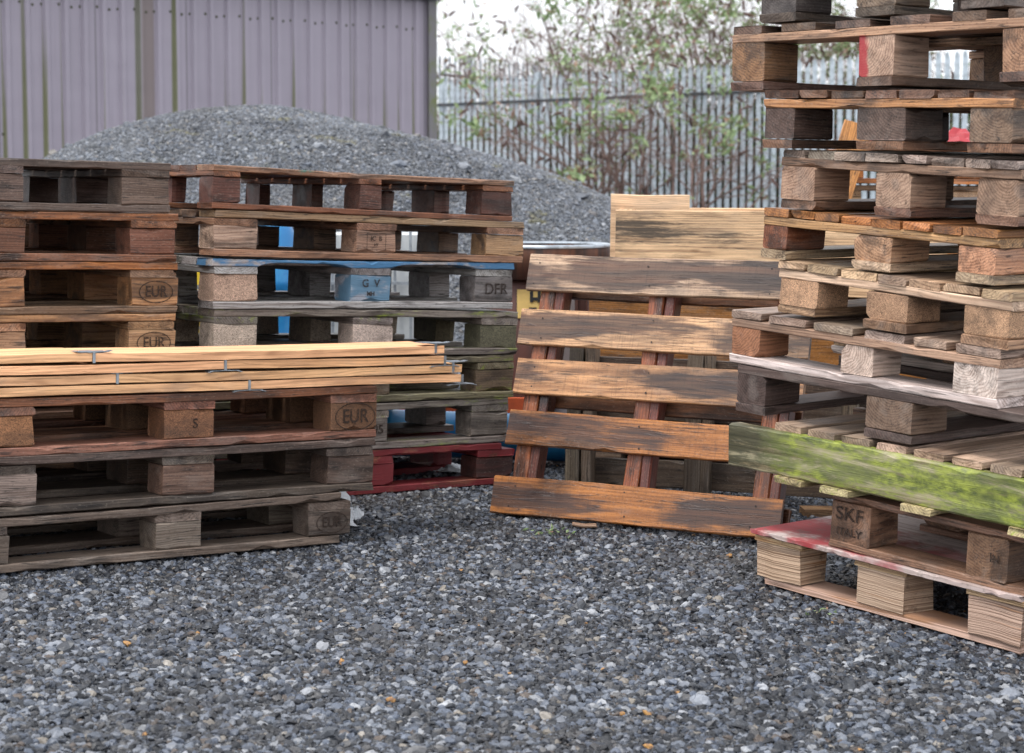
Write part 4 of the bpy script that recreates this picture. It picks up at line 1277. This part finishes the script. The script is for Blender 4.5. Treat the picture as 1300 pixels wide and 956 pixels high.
def scatter(name, verts, faces, mat, density, smin, smax, seed, label):
    """one object: a sheet that carries loose stones (nobody could count them)"""
    o = mesh_obj(name, verts, faces, mat, smooth=True)
    ng = bpy.data.node_groups.new(name, 'GeometryNodeTree')
    ng.interface.new_socket('Geometry', in_out='INPUT', socket_type='NodeSocketGeometry')
    ng.interface.new_socket('Geometry', in_out='OUTPUT', socket_type='NodeSocketGeometry')
    N = ng.nodes.new; Lk = ng.links.new
    gi = N('NodeGroupInput'); go = N('NodeGroupOutput')
    dp = N('GeometryNodeDistributePointsOnFaces')
    Lk(gi.outputs[0], dp.inputs['Mesh'])
    dp.inputs['Density'].default_value = density
    dp.inputs['Seed'].default_value = seed
    join = N('GeometryNodeJoinGeometry')
    for k in range(9):
        ic = N('GeometryNodeMeshIcoSphere'); ic.inputs['Subdivisions'].default_value = 2; ic.inputs['Radius'].default_value = .5
        sp = N('GeometryNodeSetPosition')
        Lk(ic.outputs['Mesh'], sp.inputs['Geometry'])
        nzn = N('ShaderNodeTexNoise'); nzn.noise_dimensions = '4D'; nzn.inputs['W'].default_value = k * 7.3
        nzn.inputs['Scale'].default_value = 1.7; nzn.inputs['Detail'].default_value = 1
        sub = N('ShaderNodeVectorMath'); sub.operation = 'SUBTRACT'; Lk(nzn.outputs['Color'], sub.inputs[0]); sub.inputs[1].default_value = (.5, .5, .5)
        mul = N('ShaderNodeVectorMath'); mul.operation = 'MULTIPLY'; Lk(sub.outputs[0], mul.inputs[0]); mul.inputs[1].default_value = (1.0, 1.0, 1.0)
        Lk(mul.outputs[0], sp.inputs['Offset'])
        # angular: snap
        tr = N('GeometryNodeTransform'); tr.inputs['Scale'].default_value = (1.0, .7 + .05 * (k % 5), .52 + .07 * (k % 4))
        Lk(sp.outputs[0], tr.inputs['Geometry'])
        sm = N('GeometryNodeSetMaterial'); sm.inputs['Material'].default_value = mat
        Lk(tr.outputs[0], sm.inputs['Geometry'])
        g2 = N('GeometryNodeGeometryToInstance'); Lk(sm.outputs[0], g2.inputs[0])
        Lk(g2.outputs[0], join.inputs[0])
    iop = N('GeometryNodeInstanceOnPoints')
    Lk(dp.outputs['Points'], iop.inputs['Points']); Lk(join.outputs[0], iop.inputs['Instance'])
    iop.inputs['Pick Instance'].default_value = True
    rot = N('FunctionNodeRandomValue'); rot.data_type = 'FLOAT_VECTOR'
    rot.inputs['Min'].default_value = (-.6, -.6, 0); rot.inputs['Max'].default_value = (.6, .6, 6.28)
    Lk(rot.outputs[0], iop.inputs['Rotation'])
    rs = N('FunctionNodeRandomValue'); rs.data_type = 'FLOAT'; rs.inputs[2].default_value = 0; rs.inputs[3].default_value = 1; rs.inputs['Seed'].default_value = 5
    pw = N('ShaderNodeMath'); pw.operation = 'POWER'; Lk(rs.outputs[1], pw.inputs[0]); pw.inputs[1].default_value = 3.2
    mr = N('ShaderNodeMath'); mr.operation = 'MULTIPLY_ADD'; Lk(pw.outputs[0], mr.inputs[0]); mr.inputs[1].default_value = smax - smin; mr.inputs[2].default_value = smin
    Lk(mr.outputs[0], iop.inputs['Scale'])
    j2 = N('GeometryNodeJoinGeometry')
    Lk(iop.outputs[0], j2.inputs[0])
    Lk(j2.outputs[0], go.inputs[0])
    md = o.modifiers.new('stones', 'NODES'); md.node_group = ng
    tag(o, label, 'gravel', kind='stuff')
    return o


def patch(poly_rows, lift=.0, mnd=False):
    V, Fc = [], []
    n = 40
    for (y, xa, xb) in poly_rows:
        for i in range(n):
            x = xa + (xb - xa) * i / (n - 1)
            if mnd: z = ground_z(x, y) + mound_h(x, y) - .028
            else: z = ground_z(x, y) + mathutils.noise.noise(Vector((x * .9, y * .9, 0))) * .006 - .006
            V.append((x, y, z + lift))
    for j in range(len(poly_rows) - 1):
        for i in range(n - 1):
            k = j * n + i
            Fc.append((k, k + 1, k + n + 1, k + n))
    return V, Fc


sm1 = stone_mat('crushed_stone', .84)
def rows(y0, y1, st, mg):
    out = []; y = y0
    while y <= y1 + 1e-6:
        w = 650 / 2500 * y + mg
        out.append((y, -w, w)); y += st
    return out


V, Fc = patch(rows(2.7, 7.6, .12, .55))
scatter('gravel', V, Fc, sm1, 18000, .0045, .029, 1, 'loose dark blue grey crushed stone covering the yard')
V, Fc = patch(rows(3.0, 7.6, .12, .5), .006)
mcr = plain_mat('wood_crumb', (0.42, 0.22, 0.06), .7, 0, .3, 2, col2=(0.2, 0.11, 0.06), thr=(.4, .6))
scatter('wood_crumbs', V, Fc, mcr, 7, .008, .022, 12, 'small orange brown wood crumbs and leaf bits scattered on the gravel')
V, Fc = patch(rows(2.7, 7.6, .12, .55), .004)
scatter('coarse_gravel', V, Fc, stone_mat('pale_pebble', 1.3, False, .25), 60, .02, .046, 8, 'scattered bigger paler stones lying on the crushed stone')
V, Fc = patch(rows(7.6, 11.2, .2, .5))
scatter('far_gravel', V, Fc, sm1, 2600, .012, .035, 2, 'loose grey stones between the stacks and the mound')
V, Fc = patch([(10.1 + .1 * k, -5.2, 2.9) for k in range(42)], mnd=True)
scatter('mound_stones', V, Fc, stone_mat('heap_stone', 1.32, True, .5), 8500, .009, .034, 3, 'grey chippings covering the mound')
V, Fc = patch([(11.5 + .1 * k, -5.2, 2.6) for k in range(32)], mnd=True)
scatter('mound_lumps', V, Fc, stone_mat('heap_lump', 1.2, True, .5), 9, .05, .12, 4, 'larger stone lumps lying on the mound')

# ------------------------------------------------------------------ metal clad shed
def shed():
    A = Vector((-4.64, 17.9, 0)); B = Vector((-0.86, 21.35, 0))
    d = (B - A).normalized()
    A2 = A - d * 6
    L = (B - A2).length
    m, nt, b = new_mat('mauve_cladding')
    g = NT(nt)
    tc = g.n("ShaderNodeTexCoord").outputs['Object']
    s = g.n("ShaderNodeSeparateXYZ"); g.put(s.inputs[0], tc)
    nb = g.noise(g.vmul(tc, (2, 2, .5)), 1, 4).outputs['Fac']
    c = g.mix(nb, (0.375, 0.335, 0.395), (0.285, 0.255, 0.305))
    # each sheet a slightly different age
    sh = g.n("ShaderNodeTexWhiteNoise", noise_dimensions='1D'); g.put(sh.inputs['W'], g.math('FLOOR', g.math('MULTIPLY', s.outputs[0], 1.0)))
    c = g.mix(g.math('MULTIPLY', sh.outputs[0], .22), c, (0.2, 0.17, 0.2))
    # algae streaks running down
    st = g.noise(g.vmul(tc, (13, 0, .12)), 1, 2, .5).outputs['Fac']
    fx = g.math('FRACT', g.math('MULTIPLY', s.outputs[0], 5.0))
    near = g.ramp(g.math('ABSOLUTE', g.math('SUBTRACT', fx, .3)), .16, .05)
    fz = g.ramp(s.outputs[2], 3.1, .9)
    al = g.math('MULTIPLY', g.math('MULTIPLY', g.ramp(g.math('ADD', st, g.math('MULTIPLY', fz, .13)), .58, .67), near), .85)
    c = g.mix(al, c, (0.12, 0.13, 0.035))
    rust = g.math('MULTIPLY', g.ramp(g.math('ABSOLUTE', g.math('SUBTRACT', s.outputs[0], L - 3.55)), .09, .065), .75)
    c = g.mix(rust, c, (0.16, 0.12, 0.1))
    alr = g.math('MULTIPLY', g.ramp(g.math('ABSOLUTE', g.math('SUBTRACT', s.outputs[0], L - 3.66)), .035, .015), .7)
    c = g.mix(alr, c, (0.1, 0.11, 0.04))
    low = g.math('MULTIPLY', g.ramp(s.outputs[2], 1.4, .2), g.ramp(g.noise(tc, 5, 4).outputs['Fac'], .4, .7))
    c = g.mix(g.math('MULTIPLY', low, .6), c, (0.09, 0.1, 0.05))
    lapx = g.math('FRACT', g.math('MULTIPLY', s.outputs[0], 1.0))
    c = g.mix(g.math('MULTIPLY', g.ramp(lapx, .03, .0), .7), c, (0.08, 0.07, 0.075))
    gr_ = g.noise(g.vmul(tc, (30, 1, .8)), 1, 5, .7).outputs['Fac']
    c = g.mix(g.math('MULTIPLY', g.ramp(gr_, .5, .75), .3), c, (0.17, 0.15, 0.17))
    g.put(b.inputs['Base Color'], c)
    b.inputs['Roughness'].default_value = .5
    g.put(b.inputs['Normal'], g.bump(g.noise(g.vmul(tc, (1.5, 1, 2.5)), 1, 2).outputs['Fac'], .5, .03))
    root = empty('metal_shed', 'mauve grey profiled metal shed with green algae streaks behind the gravel mound', 'shed', None, frame(A2, (d.x, d.y), 0))
    H = 3.0
    prof = []
    x = 0; k = 0
    while x < L - .2:
        # wide pan, narrow rib standing 35 mm proud (towards -y)
        prof += [(x, 0), (x + .055, 0), (x + .075, -.032), (x + .11, -.032), (x + .13, 0)]
        x += .2
    prof.append((L, 0))
    V, Fc = [], []
    zs = [0, .75, 1.5, 2.2, H]
    for (px_, py_) in prof:
        for z in zs: V.append((px_, py_, z))
    nz_ = len(zs)
    for i in range(len(prof) - 1):
        for j in range(nz_ - 1):
            a = i * nz_ + j
            Fc.append((a, a + nz_, a + nz_ + 1, a + 1))
    fm = [0] * len(Fc)
    # screws
    x = .03
    k = 0
    while x < L - .2:
        for (xx, z) in (((x, 2.62), (x + .13, 2.60)) if k % 2 else ((x + .02, 2.61),)) + (((x + .01, 1.42),) if k % 5 == 0 else ()):
            s0 = len(V)
            for yy in (-.001, -.008):
                for q in range(6):
                    V.append((xx + .012 * cos(q * pi / 3), yy, z + .012 * sin(q * pi / 3)))
            Fc.append(tuple(reversed(range(s0 + 6, s0 + 12)))); fm.append(1)
            for q in range(6):
                Fc.append((s0 + q, s0 + (q + 1) % 6, s0 + 6 + (q + 1) % 6, s0 + 6 + q)); fm.append(1)
        x += .2; k += 1
    wall = mesh_obj('wall_cladding', V, Fc, m, root, mats=[m, M['screw']], fm=fm)
    md = wall.modifiers.new('t', 'SOLIDIFY'); md.thickness = .003; md.offset = 1
    # end wall going back
    V, Fc = [], []
    bx(V, Fc, (L - .06, 3, H / 2), (.06, 5.8, H))
    mesh_obj('end_wall', V, Fc, M['mauve'], root)
    box_obj('corner_flashing', [((L - .03, -.045, H / 2), (.11, .012, H)), ((L + .03, .06, H / 2), (.012, .2, H))], M['flash'], root)
    # roof with eaves trim
    V = [(-.1, -.12, H + .0), (L + .12, -.12, H + .0), (L + .12, 3, H + .7), (-.1, 3, H + .7), (-.1, 6.1, H), (L + .12, 6.1, H)]
    Fc = [(0, 1, 2, 3), (3, 2, 5, 4)]
    rf = mesh_obj('roof', V, Fc, M['mauve'], root)
    md = rf.modifiers.new('t', 'SOLIDIFY'); md.thickness = .05
    box_obj('eaves_trim', [((L / 2, -.07, H - .03), (L + .1, .05, .1))], M['gutter'], root)
    box_obj('gutter', [((L / 2 + .1, -.15, H - .0), (L + .35, .1, .07))], M['gutter'], root)


M['screw'] = plain_mat('screw_head', (0.06, 0.06, 0.03), .6)
M['flash'] = plain_mat('algae_flashing', (0.16, 0.15, 0.16), .5, 0, .2, 3, col2=(0.13, 0.15, 0.05))
M['gutter'] = plain_mat('dark_gutter', (0.09, 0.09, 0.12), .4)
shed()

# ------------------------------------------------------------------ palisade fence
M['pale'] = plain_mat('galvanised_pale', (0.47, 0.53, 0.58), .5, .0, .3, 9, col2=(0.32, 0.37, 0.4))
M['rail'] = plain_mat('galvanised_rail', (0.1, 0.115, 0.13), .5, .3)


def fence(label, P0, P1, H, pitch, rail_z, posts, start=0.0):
    d = (P1 - P0); L = d.length; d.normalize()
    root = empty('palisade_fence', label, 'fence', 'palisade fences behind the yard', frame(P0, (d.x, d.y), 0))
    # W section pale outline, pointed top
    w = .05; z2 = H - .1
    prof = [(-w, .0), (-w * .55, -.014), (-w * .2, -.002), (0, .006), (w * .2, -.002), (w * .55, -.014), (w, .0)]
    tops = [H - .075, H - .03, H - .03, H, H - .03, H - .03, H - .075]
    me0 = None
    n = int(L / pitch)
    for k in range(n):
        x = start + k * pitch
        if me0 is None:
            V, Fc = [], []
            for (a, b_), tz in zip(prof, tops):
                V += [(a, b_, .05), (a, b_, z2), (a * (.75 if tz < H else 0), b_ - .0, tz)]
            for i in range(6):
                for j in range(2):
                    q = i * 3 + j
                    Fc.append((q, q + 3, q + 4, q + 1))
            o = mesh_obj('pale', V, Fc, M['pale'], root)
            md = o.modifiers.new('t', 'SOLIDIFY'); md.thickness = .004
            me0 = o
        else:
            o = me0.copy(); COL.objects.link(o); o.parent = root
        o.location = (x, -.03, rnd.uniform(-.012, .012))
        o.rotation_euler = (0, rnd.uniform(-.006, .006), 0)
    for z in rail_z:
        box_obj('rail', [((L / 2, -.075, z), (L, .045, .012)), ((L / 2, -.053, z - .025), (L, .008, .05))], M['rail'], root)
    for x in posts:
        box_obj('post', [((x, .07, H / 2 + .02), (.1, .008, H + .04)), ((x, .115, H / 2 + .02), (.008, .08, H + .04)), ((x, .16, H / 2 + .02), (.1, .008, H + .04))], M['pale'], root)
    return root


P0 = Vector((-1.45, 38.0, -.1)); P1 = Vector((8.6, 27.0, -.1))
fence('long grey galvanised palisade fence with pointed pales in front of the shrubs', P0, P1, 3.02, .165, (.6, 2.55), (.1, 2.75, 5.5, 8.25, 11, 13.7))
Pb0 = Vector((-1.7, 46.0, .3)); Pb1 = Vector((2.5, 52.0, .3))
fence('second palisade fence farther back, seen over the left end of the first', Pb0, Pb1, 3.6, .2, (.6, 3.15), (1.4, 4.2))

# ------------------------------------------------------------------ shrubs
M['bark'] = plain_mat('shrub_bark', (0.2, 0.13, 0.11), .8, 0, .4, 6, col2=(0.08, 0.055, 0.045))


M['spike'] = plain_mat('dry_flower', (0.11, 0.065, 0.055), .9, 0, .4, 20)


def leaf_mat(name, c1, c2, c3):
    m, nt, b = new_mat(name)
    g = NT(nt)
    at = g.n("ShaderNodeAttribute", attribute_name="gc").outputs['Vector']
    s = g.n("ShaderNodeSeparateXYZ"); g.put(s.inputs[0], at)
    c = g.mix(s.outputs[0], c1, c2)
    c = g.mix(g.ramp(s.outputs[1], .82, .9), c, c3)
    g.put(b.inputs['Base Color'], c)
    b.inputs['Roughness'].default_value = .5
    tr = g.n("ShaderNodeBsdfTranslucent"); g.put(tr.inputs[0], c)
    mx = g.n("ShaderNodeMixShader"); mx.inputs[0].default_value = .3
    out = nt.nodes['Material Output']
    nt.links.new(b.outputs[0], mx.inputs[1]); nt.links.new(tr.outputs[0], mx.inputs[2]); nt.links.new(mx.outputs[0], out.inputs[0])
    return m


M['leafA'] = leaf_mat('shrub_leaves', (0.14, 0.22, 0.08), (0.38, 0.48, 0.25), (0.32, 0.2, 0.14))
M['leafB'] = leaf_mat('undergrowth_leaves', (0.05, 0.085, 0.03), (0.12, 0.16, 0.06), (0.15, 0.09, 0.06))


def tube(V, Fc, p, q, r0, r1, n=4):
    d = (q - p)
    if d.length < 1e-5: return
    d.normalize()
    a = d.orthogonal().normalized(); b_ = d.cross(a)
    o = len(V)
    for (c, r) in ((p, r0), (q, r1)):
        for k in range(n):
            an = 2 * pi * k / n
            V.append(c + a * (r * cos(an)) + b_ * (r * sin(an)))
    for k in range(n):
        Fc.append((o + k, o + (k + 1) % n, o + n + (k + 1) % n, o + n + k))


def leaf(LV, LF, LA, p, size, rg):
    d = Vector((rg.gauss(0, 1), rg.gauss(0, 1), rg.gauss(-.25, .8))).normalized()
    s = d.orthogonal().normalized()
    s.rotate(Matrix.Rotation(rg.uniform(0, 6.28), 3, d))
    n = d.cross(s)
    o = len(LV)
    w = size * rg.uniform(.16, .24)
    LV += [p, p + d * size * .5 + s * w - n * size * .05, p + d * size - n * size * .12, p + d * size * .5 - s * w - n * size * .05, p + d * size * .5 + n * size * .04]
    LF += [(o, o + 1, o + 4), (o + 1, o + 2, o + 4), (o + 2, o + 3, o + 4), (o + 3, o, o + 4)]
    a = (rg.random(), rg.random(), 0)
    LA += [a] * 5


def shrub(label, base, height, spread, nstem, seed, leaf_n, size=.1, name='shrub', lm='leafA', twig=1.08, droop=.0):
    rg = random.Random(seed)
    V, Fc, LV, LF, LA = [], [], [], [], []
    tips = []

    def branch(p, d, ln, r, depth):
        nseg = 5 if depth < 2 else 3
        q = p
        for i in range(nseg):
            d = (d + Vector((rg.gauss(0, .2), rg.gauss(0, .2), rg.gauss(.02, .14) - droop * .1 * depth))).normalized()
            q2 = q + d * ln / nseg
            r2 = r * (1 - .55 * (i + 1) / nseg)
            r1 = r * (1 - .55 * i / nseg)
            tube(V, Fc, q, q2, r1, r2, 5 if depth < 2 else 3)
            q = q2
            if depth >= 2: tips.append((q.copy(), depth))
            if depth < 4 and i > 0:
                for _ in range(2 if depth < 3 else 1):
                    if rg.random() < .86 * twig:
                        nd = (d + Vector((rg.gauss(0, .65), rg.gauss(0, .65), rg.gauss(.1, .45)))).normalized()
                        branch(q.copy(), nd, ln * rg.uniform(.4, .65), r2 * .62, depth + 1)
    for k in range(nstem):
        a = rg.uniform(0, 6.28); sp_ = rg.uniform(.1, 1) * spread
        st = Vector((cos(a) * .25 * rg.random(), sin(a) * .25 * rg.random(), 0))
        d = Vector((cos(a) * sp_, sin(a) * sp_, 1)).normalized()
        branch(st, d, height * rg.uniform(.6, .95), .03 * rg.uniform(.6, 1.3), 0)
    root = empty(name, label, 'shrub', 'shrubs growing at the palisade fence', Matrix.Translation(base))
    cl = [t_ for t_ in tips]
    left = int(leaf_n * .6)
    while left > 0:
        t_, dp = cl[rg.randrange(len(cl))]
        if t_.z < 1.6 and rg.random() < .6: continue
        nclump = rg.randint(4, 26); sg = rg.uniform(.03, .13)
        for _ in range(nclump):
            leaf(LV, LF, LA, t_ + Vector((rg.gauss(0, sg), rg.gauss(0, sg), rg.gauss(0, sg))), size * rg.uniform(.5, 1.25), rg)
        left -= nclump
    SV, SF = [], []
    for i in range(int(len(tips) * .007)):
        t_, dp = cl[rg.randrange(len(cl))]
        d = Vector((rg.gauss(0, .5), rg.gauss(0, .5), rg.gauss(.1, .7))).normalized()
        ln_ = rg.uniform(.1, .24)
        q = t_
        for k in range(4):
            q2 = q + d * ln_ / 4
            tube(SV, SF, q, q2, (.012, .026, .024, .015)[k] , (.026, .024, .015, .003)[k], 5); q = q2
            d = (d + Vector((rg.gauss(0, .15), rg.gauss(0, .15), -.12))).normalized()
    nb0 = len(V); nf0 = len(Fc)
    mesh_obj('branches', V + SV, Fc + [tuple(q + nb0 for q in f) for f in SF], None, root, mats=[M['bark'], M['spike']], fm=[0] * nf0 + [1] * len(SF))
    mesh_obj('foliage', LV, LF, M[lm], root, {'gc': LA})
    return root


def at(px, Y): return unproj(px, 228, Y).x


SH = [
    ('thin bare shrub with sparse leaves at the left end of the fence', 610, 41.0, 4.2, .5, 5, 900, .1),
    ('twiggy shrub rising behind the fence right of the shed corner', 690, 40.0, 4.6, .6, 6, 1300, .12),
    ('broad brown twigged shrub behind the fence at picture centre', 770, 37.5, 4.6, .65, 8, 2600, .12),
    ('leafy shrub behind the fence right of centre', 850, 35.0, 4.9, .6, 8, 3600, .13),
    ('tallest dense green shrub behind the fence beside the right stack', 930, 33.5, 5.0, .6, 9, 5200, .13),
    ('green shrub behind the fence seen through the right stack', 1040, 31.5, 4.6, .6, 8, 3600, .13),
    ('rightmost shrub behind the fence, mostly hidden by the right stack', 1190, 30.5, 4.6, .6, 7, 2600, .13),
]
for i, (lab, px, Y, h, sp_, ns, ln, sz) in enumerate(SH):
    Y += 1.6
    shrub(lab, Vector((at(px, Y), Y, -.1)), h, sp_, ns, 40 + i, ln, sz)
# brambles in front of the fence
shrub('arching reddish bramble stems in front of the fence', Vector((at(735, 30.5), 30.5, -.1)), 2.5, 1.0, 9, 77, 500, .11, 'bramble', 'leafA', .8, .6)
shrub('leafy bramble hanging over the fence rail', Vector((at(800, 30.8), 30.8, -.1)), 3.1, .8, 7, 78, 1300, .17, 'bramble', 'leafA', .8, .4)
shrub('low scrubby bramble in front of the fence near the right stack', Vector((at(880, 29.5), 29.5, -.1)), 2.2, .8, 6, 79, 700, .13, 'bramble', 'leafA', .8, .4)


# dense undergrowth behind the fence: one mass of twigs and leaves
def undergrowth():
    rg = random.Random(9)
    LV, LF, LA, V, Fc = [], [], [], [], []
    d = (P1 - P0).normalized(); n = Vector((-d.y, d.x, 0))
    if n.y < 0: n = -n
    for i in range(40000):
        t_ = rg.uniform(-2.5, 16); dp = rg.uniform(.5, 3.2)
        top = 2.15 + .5 * mathutils.noise.noise(Vector((t_ * .6, 1, 1))) + t_ * .015
        z = (rg.random() ** .75) * top
        p_ = P0 + d * t_ + n * dp; p_.z = z
        leaf(LV, LF, LA, p_, rg.uniform(.1, .22), rg)
    nl = len(LV)
    for i in range(3600):
        t_ = rg.uniform(-2.5, 16); dp = rg.uniform(.3, 2.5)
        p_ = P0 + d * t_ + n * dp; p_.z = rg.uniform(-.1, 1.5)
        q = p_.copy(); dd = Vector((rg.gauss(0, .4), rg.gauss(0, .3), 1)).normalized()
        r = rg.uniform(.006, .016)
        for k in range(4):
            dd = (dd + Vector((rg.gauss(0, .3), rg.gauss(0, .3), rg.gauss(0, .3)))).normalized()
            q2 = q + dd * rg.uniform(.2, .35)
            tube(V, Fc, q, q2, r, r * .75, 3); q = q2; r *= .75
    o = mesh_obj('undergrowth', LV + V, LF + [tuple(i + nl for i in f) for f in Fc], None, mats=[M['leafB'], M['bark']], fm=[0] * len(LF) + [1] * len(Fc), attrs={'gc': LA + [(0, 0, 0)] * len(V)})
    tag(o, 'dense tangled undergrowth behind the palisade fence', 'undergrowth', kind='stuff')


undergrowth()

# ------------------------------------------------------------------ small things on the ground
def weed(label, px, py, Y, seed, n=16, size=.02):
    rg = random.Random(seed)
    LV, LF, LA = [], [], []
    for i in range(n):
        leaf(LV, LF, LA, Vector((rg.gauss(0, .03), rg.gauss(0, .012), rg.uniform(.008, .02))), size * rg.uniform(.6, 1.3), rg)
    o = mesh_obj('weed', LV, LF, M['leafA'], None, {'gc': LA})
    p = unproj(px, py, Y)
    o.location = (p.x, Y, ground_z(p.x, 0))
    tag(o, label, 'weed', 'small weeds in the gravel')


def ground_at(px, py):
    Y = 5.0
    for _ in range(30):
        p = unproj(px, py, Y)
        dz = p.z - ground_z(p.x, 0)
        Y += dz * 4
    return Y


weed('tiny green weed in the gravel in front of the leaning pallet', 700, 680, ground_at(700, 680), 3, 26, .022)
weed('tiny green seedling in the gravel left of the plywood pallet', 1040, 783, ground_at(1040, 783), 4, 12, .014)
for k, (px, py, lab, c) in enumerate(((742, 672, 'short flat splinter of wood on the gravel below the leaning pallet', (.25, .17, .12)),
                                      (1045, 662, 'broken offcut of wood lying beside the plywood pallet', (.3, .19, .11)),
                                      (660, 598, 'small stone grey wood chip at the corner of the red pallet', (.2, .16, .13)))):
    Y = ground_at(px, py)
    p = unproj(px, py, Y)
    o = piece('wood_offcut', (.07, .11, .04)[k], (.022, .05, .03)[k], (.008, .03, .01)[k], (0, 0, 0), 'u', M['wood'], None, c)
    o.location = (p.x, Y + (0.1 if k == 1 else 0), ground_z(p.x, 0) + .012); o.rotation_euler = (.1, .05, rnd.uniform(-.3, .3))
    tag(o, lab, 'wood offcut', 'offcuts of wood on the gravel')

# ------------------------------------------------------------------ light
w = bpy.data.worlds.new("World"); SC.world = w; w.use_nodes = True
g = NT(w.node_tree)
sky = g.n("ShaderNodeTexSky", sky_type='NISHITA', sun_disc=False)
ELEV, ROT = R(66), R(222)
sky.sun_elevation = ELEV; sky.sun_rotation = ROT
sky.air_density = 1.0; sky.dust_density = 3.0; sky.ozone_density = 1.0
hsv = g.n("ShaderNodeHueSaturation"); hsv.inputs['Saturation'].default_value = .28
g.put(hsv.inputs['Color'], sky.outputs[0])
bg = w.node_tree.nodes['Background']
cl = g.mix(.6, hsv.outputs[0], (8.6, 8.9, 9.4))      # thin even cloud over the sky
g.put(bg.inputs[0], cl)
bg.inputs[1].default_value = 0.13
sd = bpy.data.lights.new('sun', 'SUN'); so = bpy.data.objects.new('sun', sd); COL.objects.link(so)
sd.energy = 1.1; sd.angle = R(14); sd.color = (1, .97, .92)
dirv = Vector((sin(ROT) * cos(ELEV), cos(ROT) * cos(ELEV), sin(ELEV)))
so.rotation_euler = (-dirv).to_track_quat('-Z', 'Y').to_euler()
so.location = (0, -5, 12)

SC.view_settings.view_transform = 'Standard'
SC.view_settings.look = 'None'
SC.view_settings.gamma = 1
SC.view_settings.exposure = 0.95
SC.render.resolution_x = 1024; SC.render.resolution_y = 753
SC.render.engine = 'CYCLES'
SC.cycles.max_bounces = 6
SC.cycles.diffuse_bounces = 1
SC.cycles.transparent_max_bounces = 8
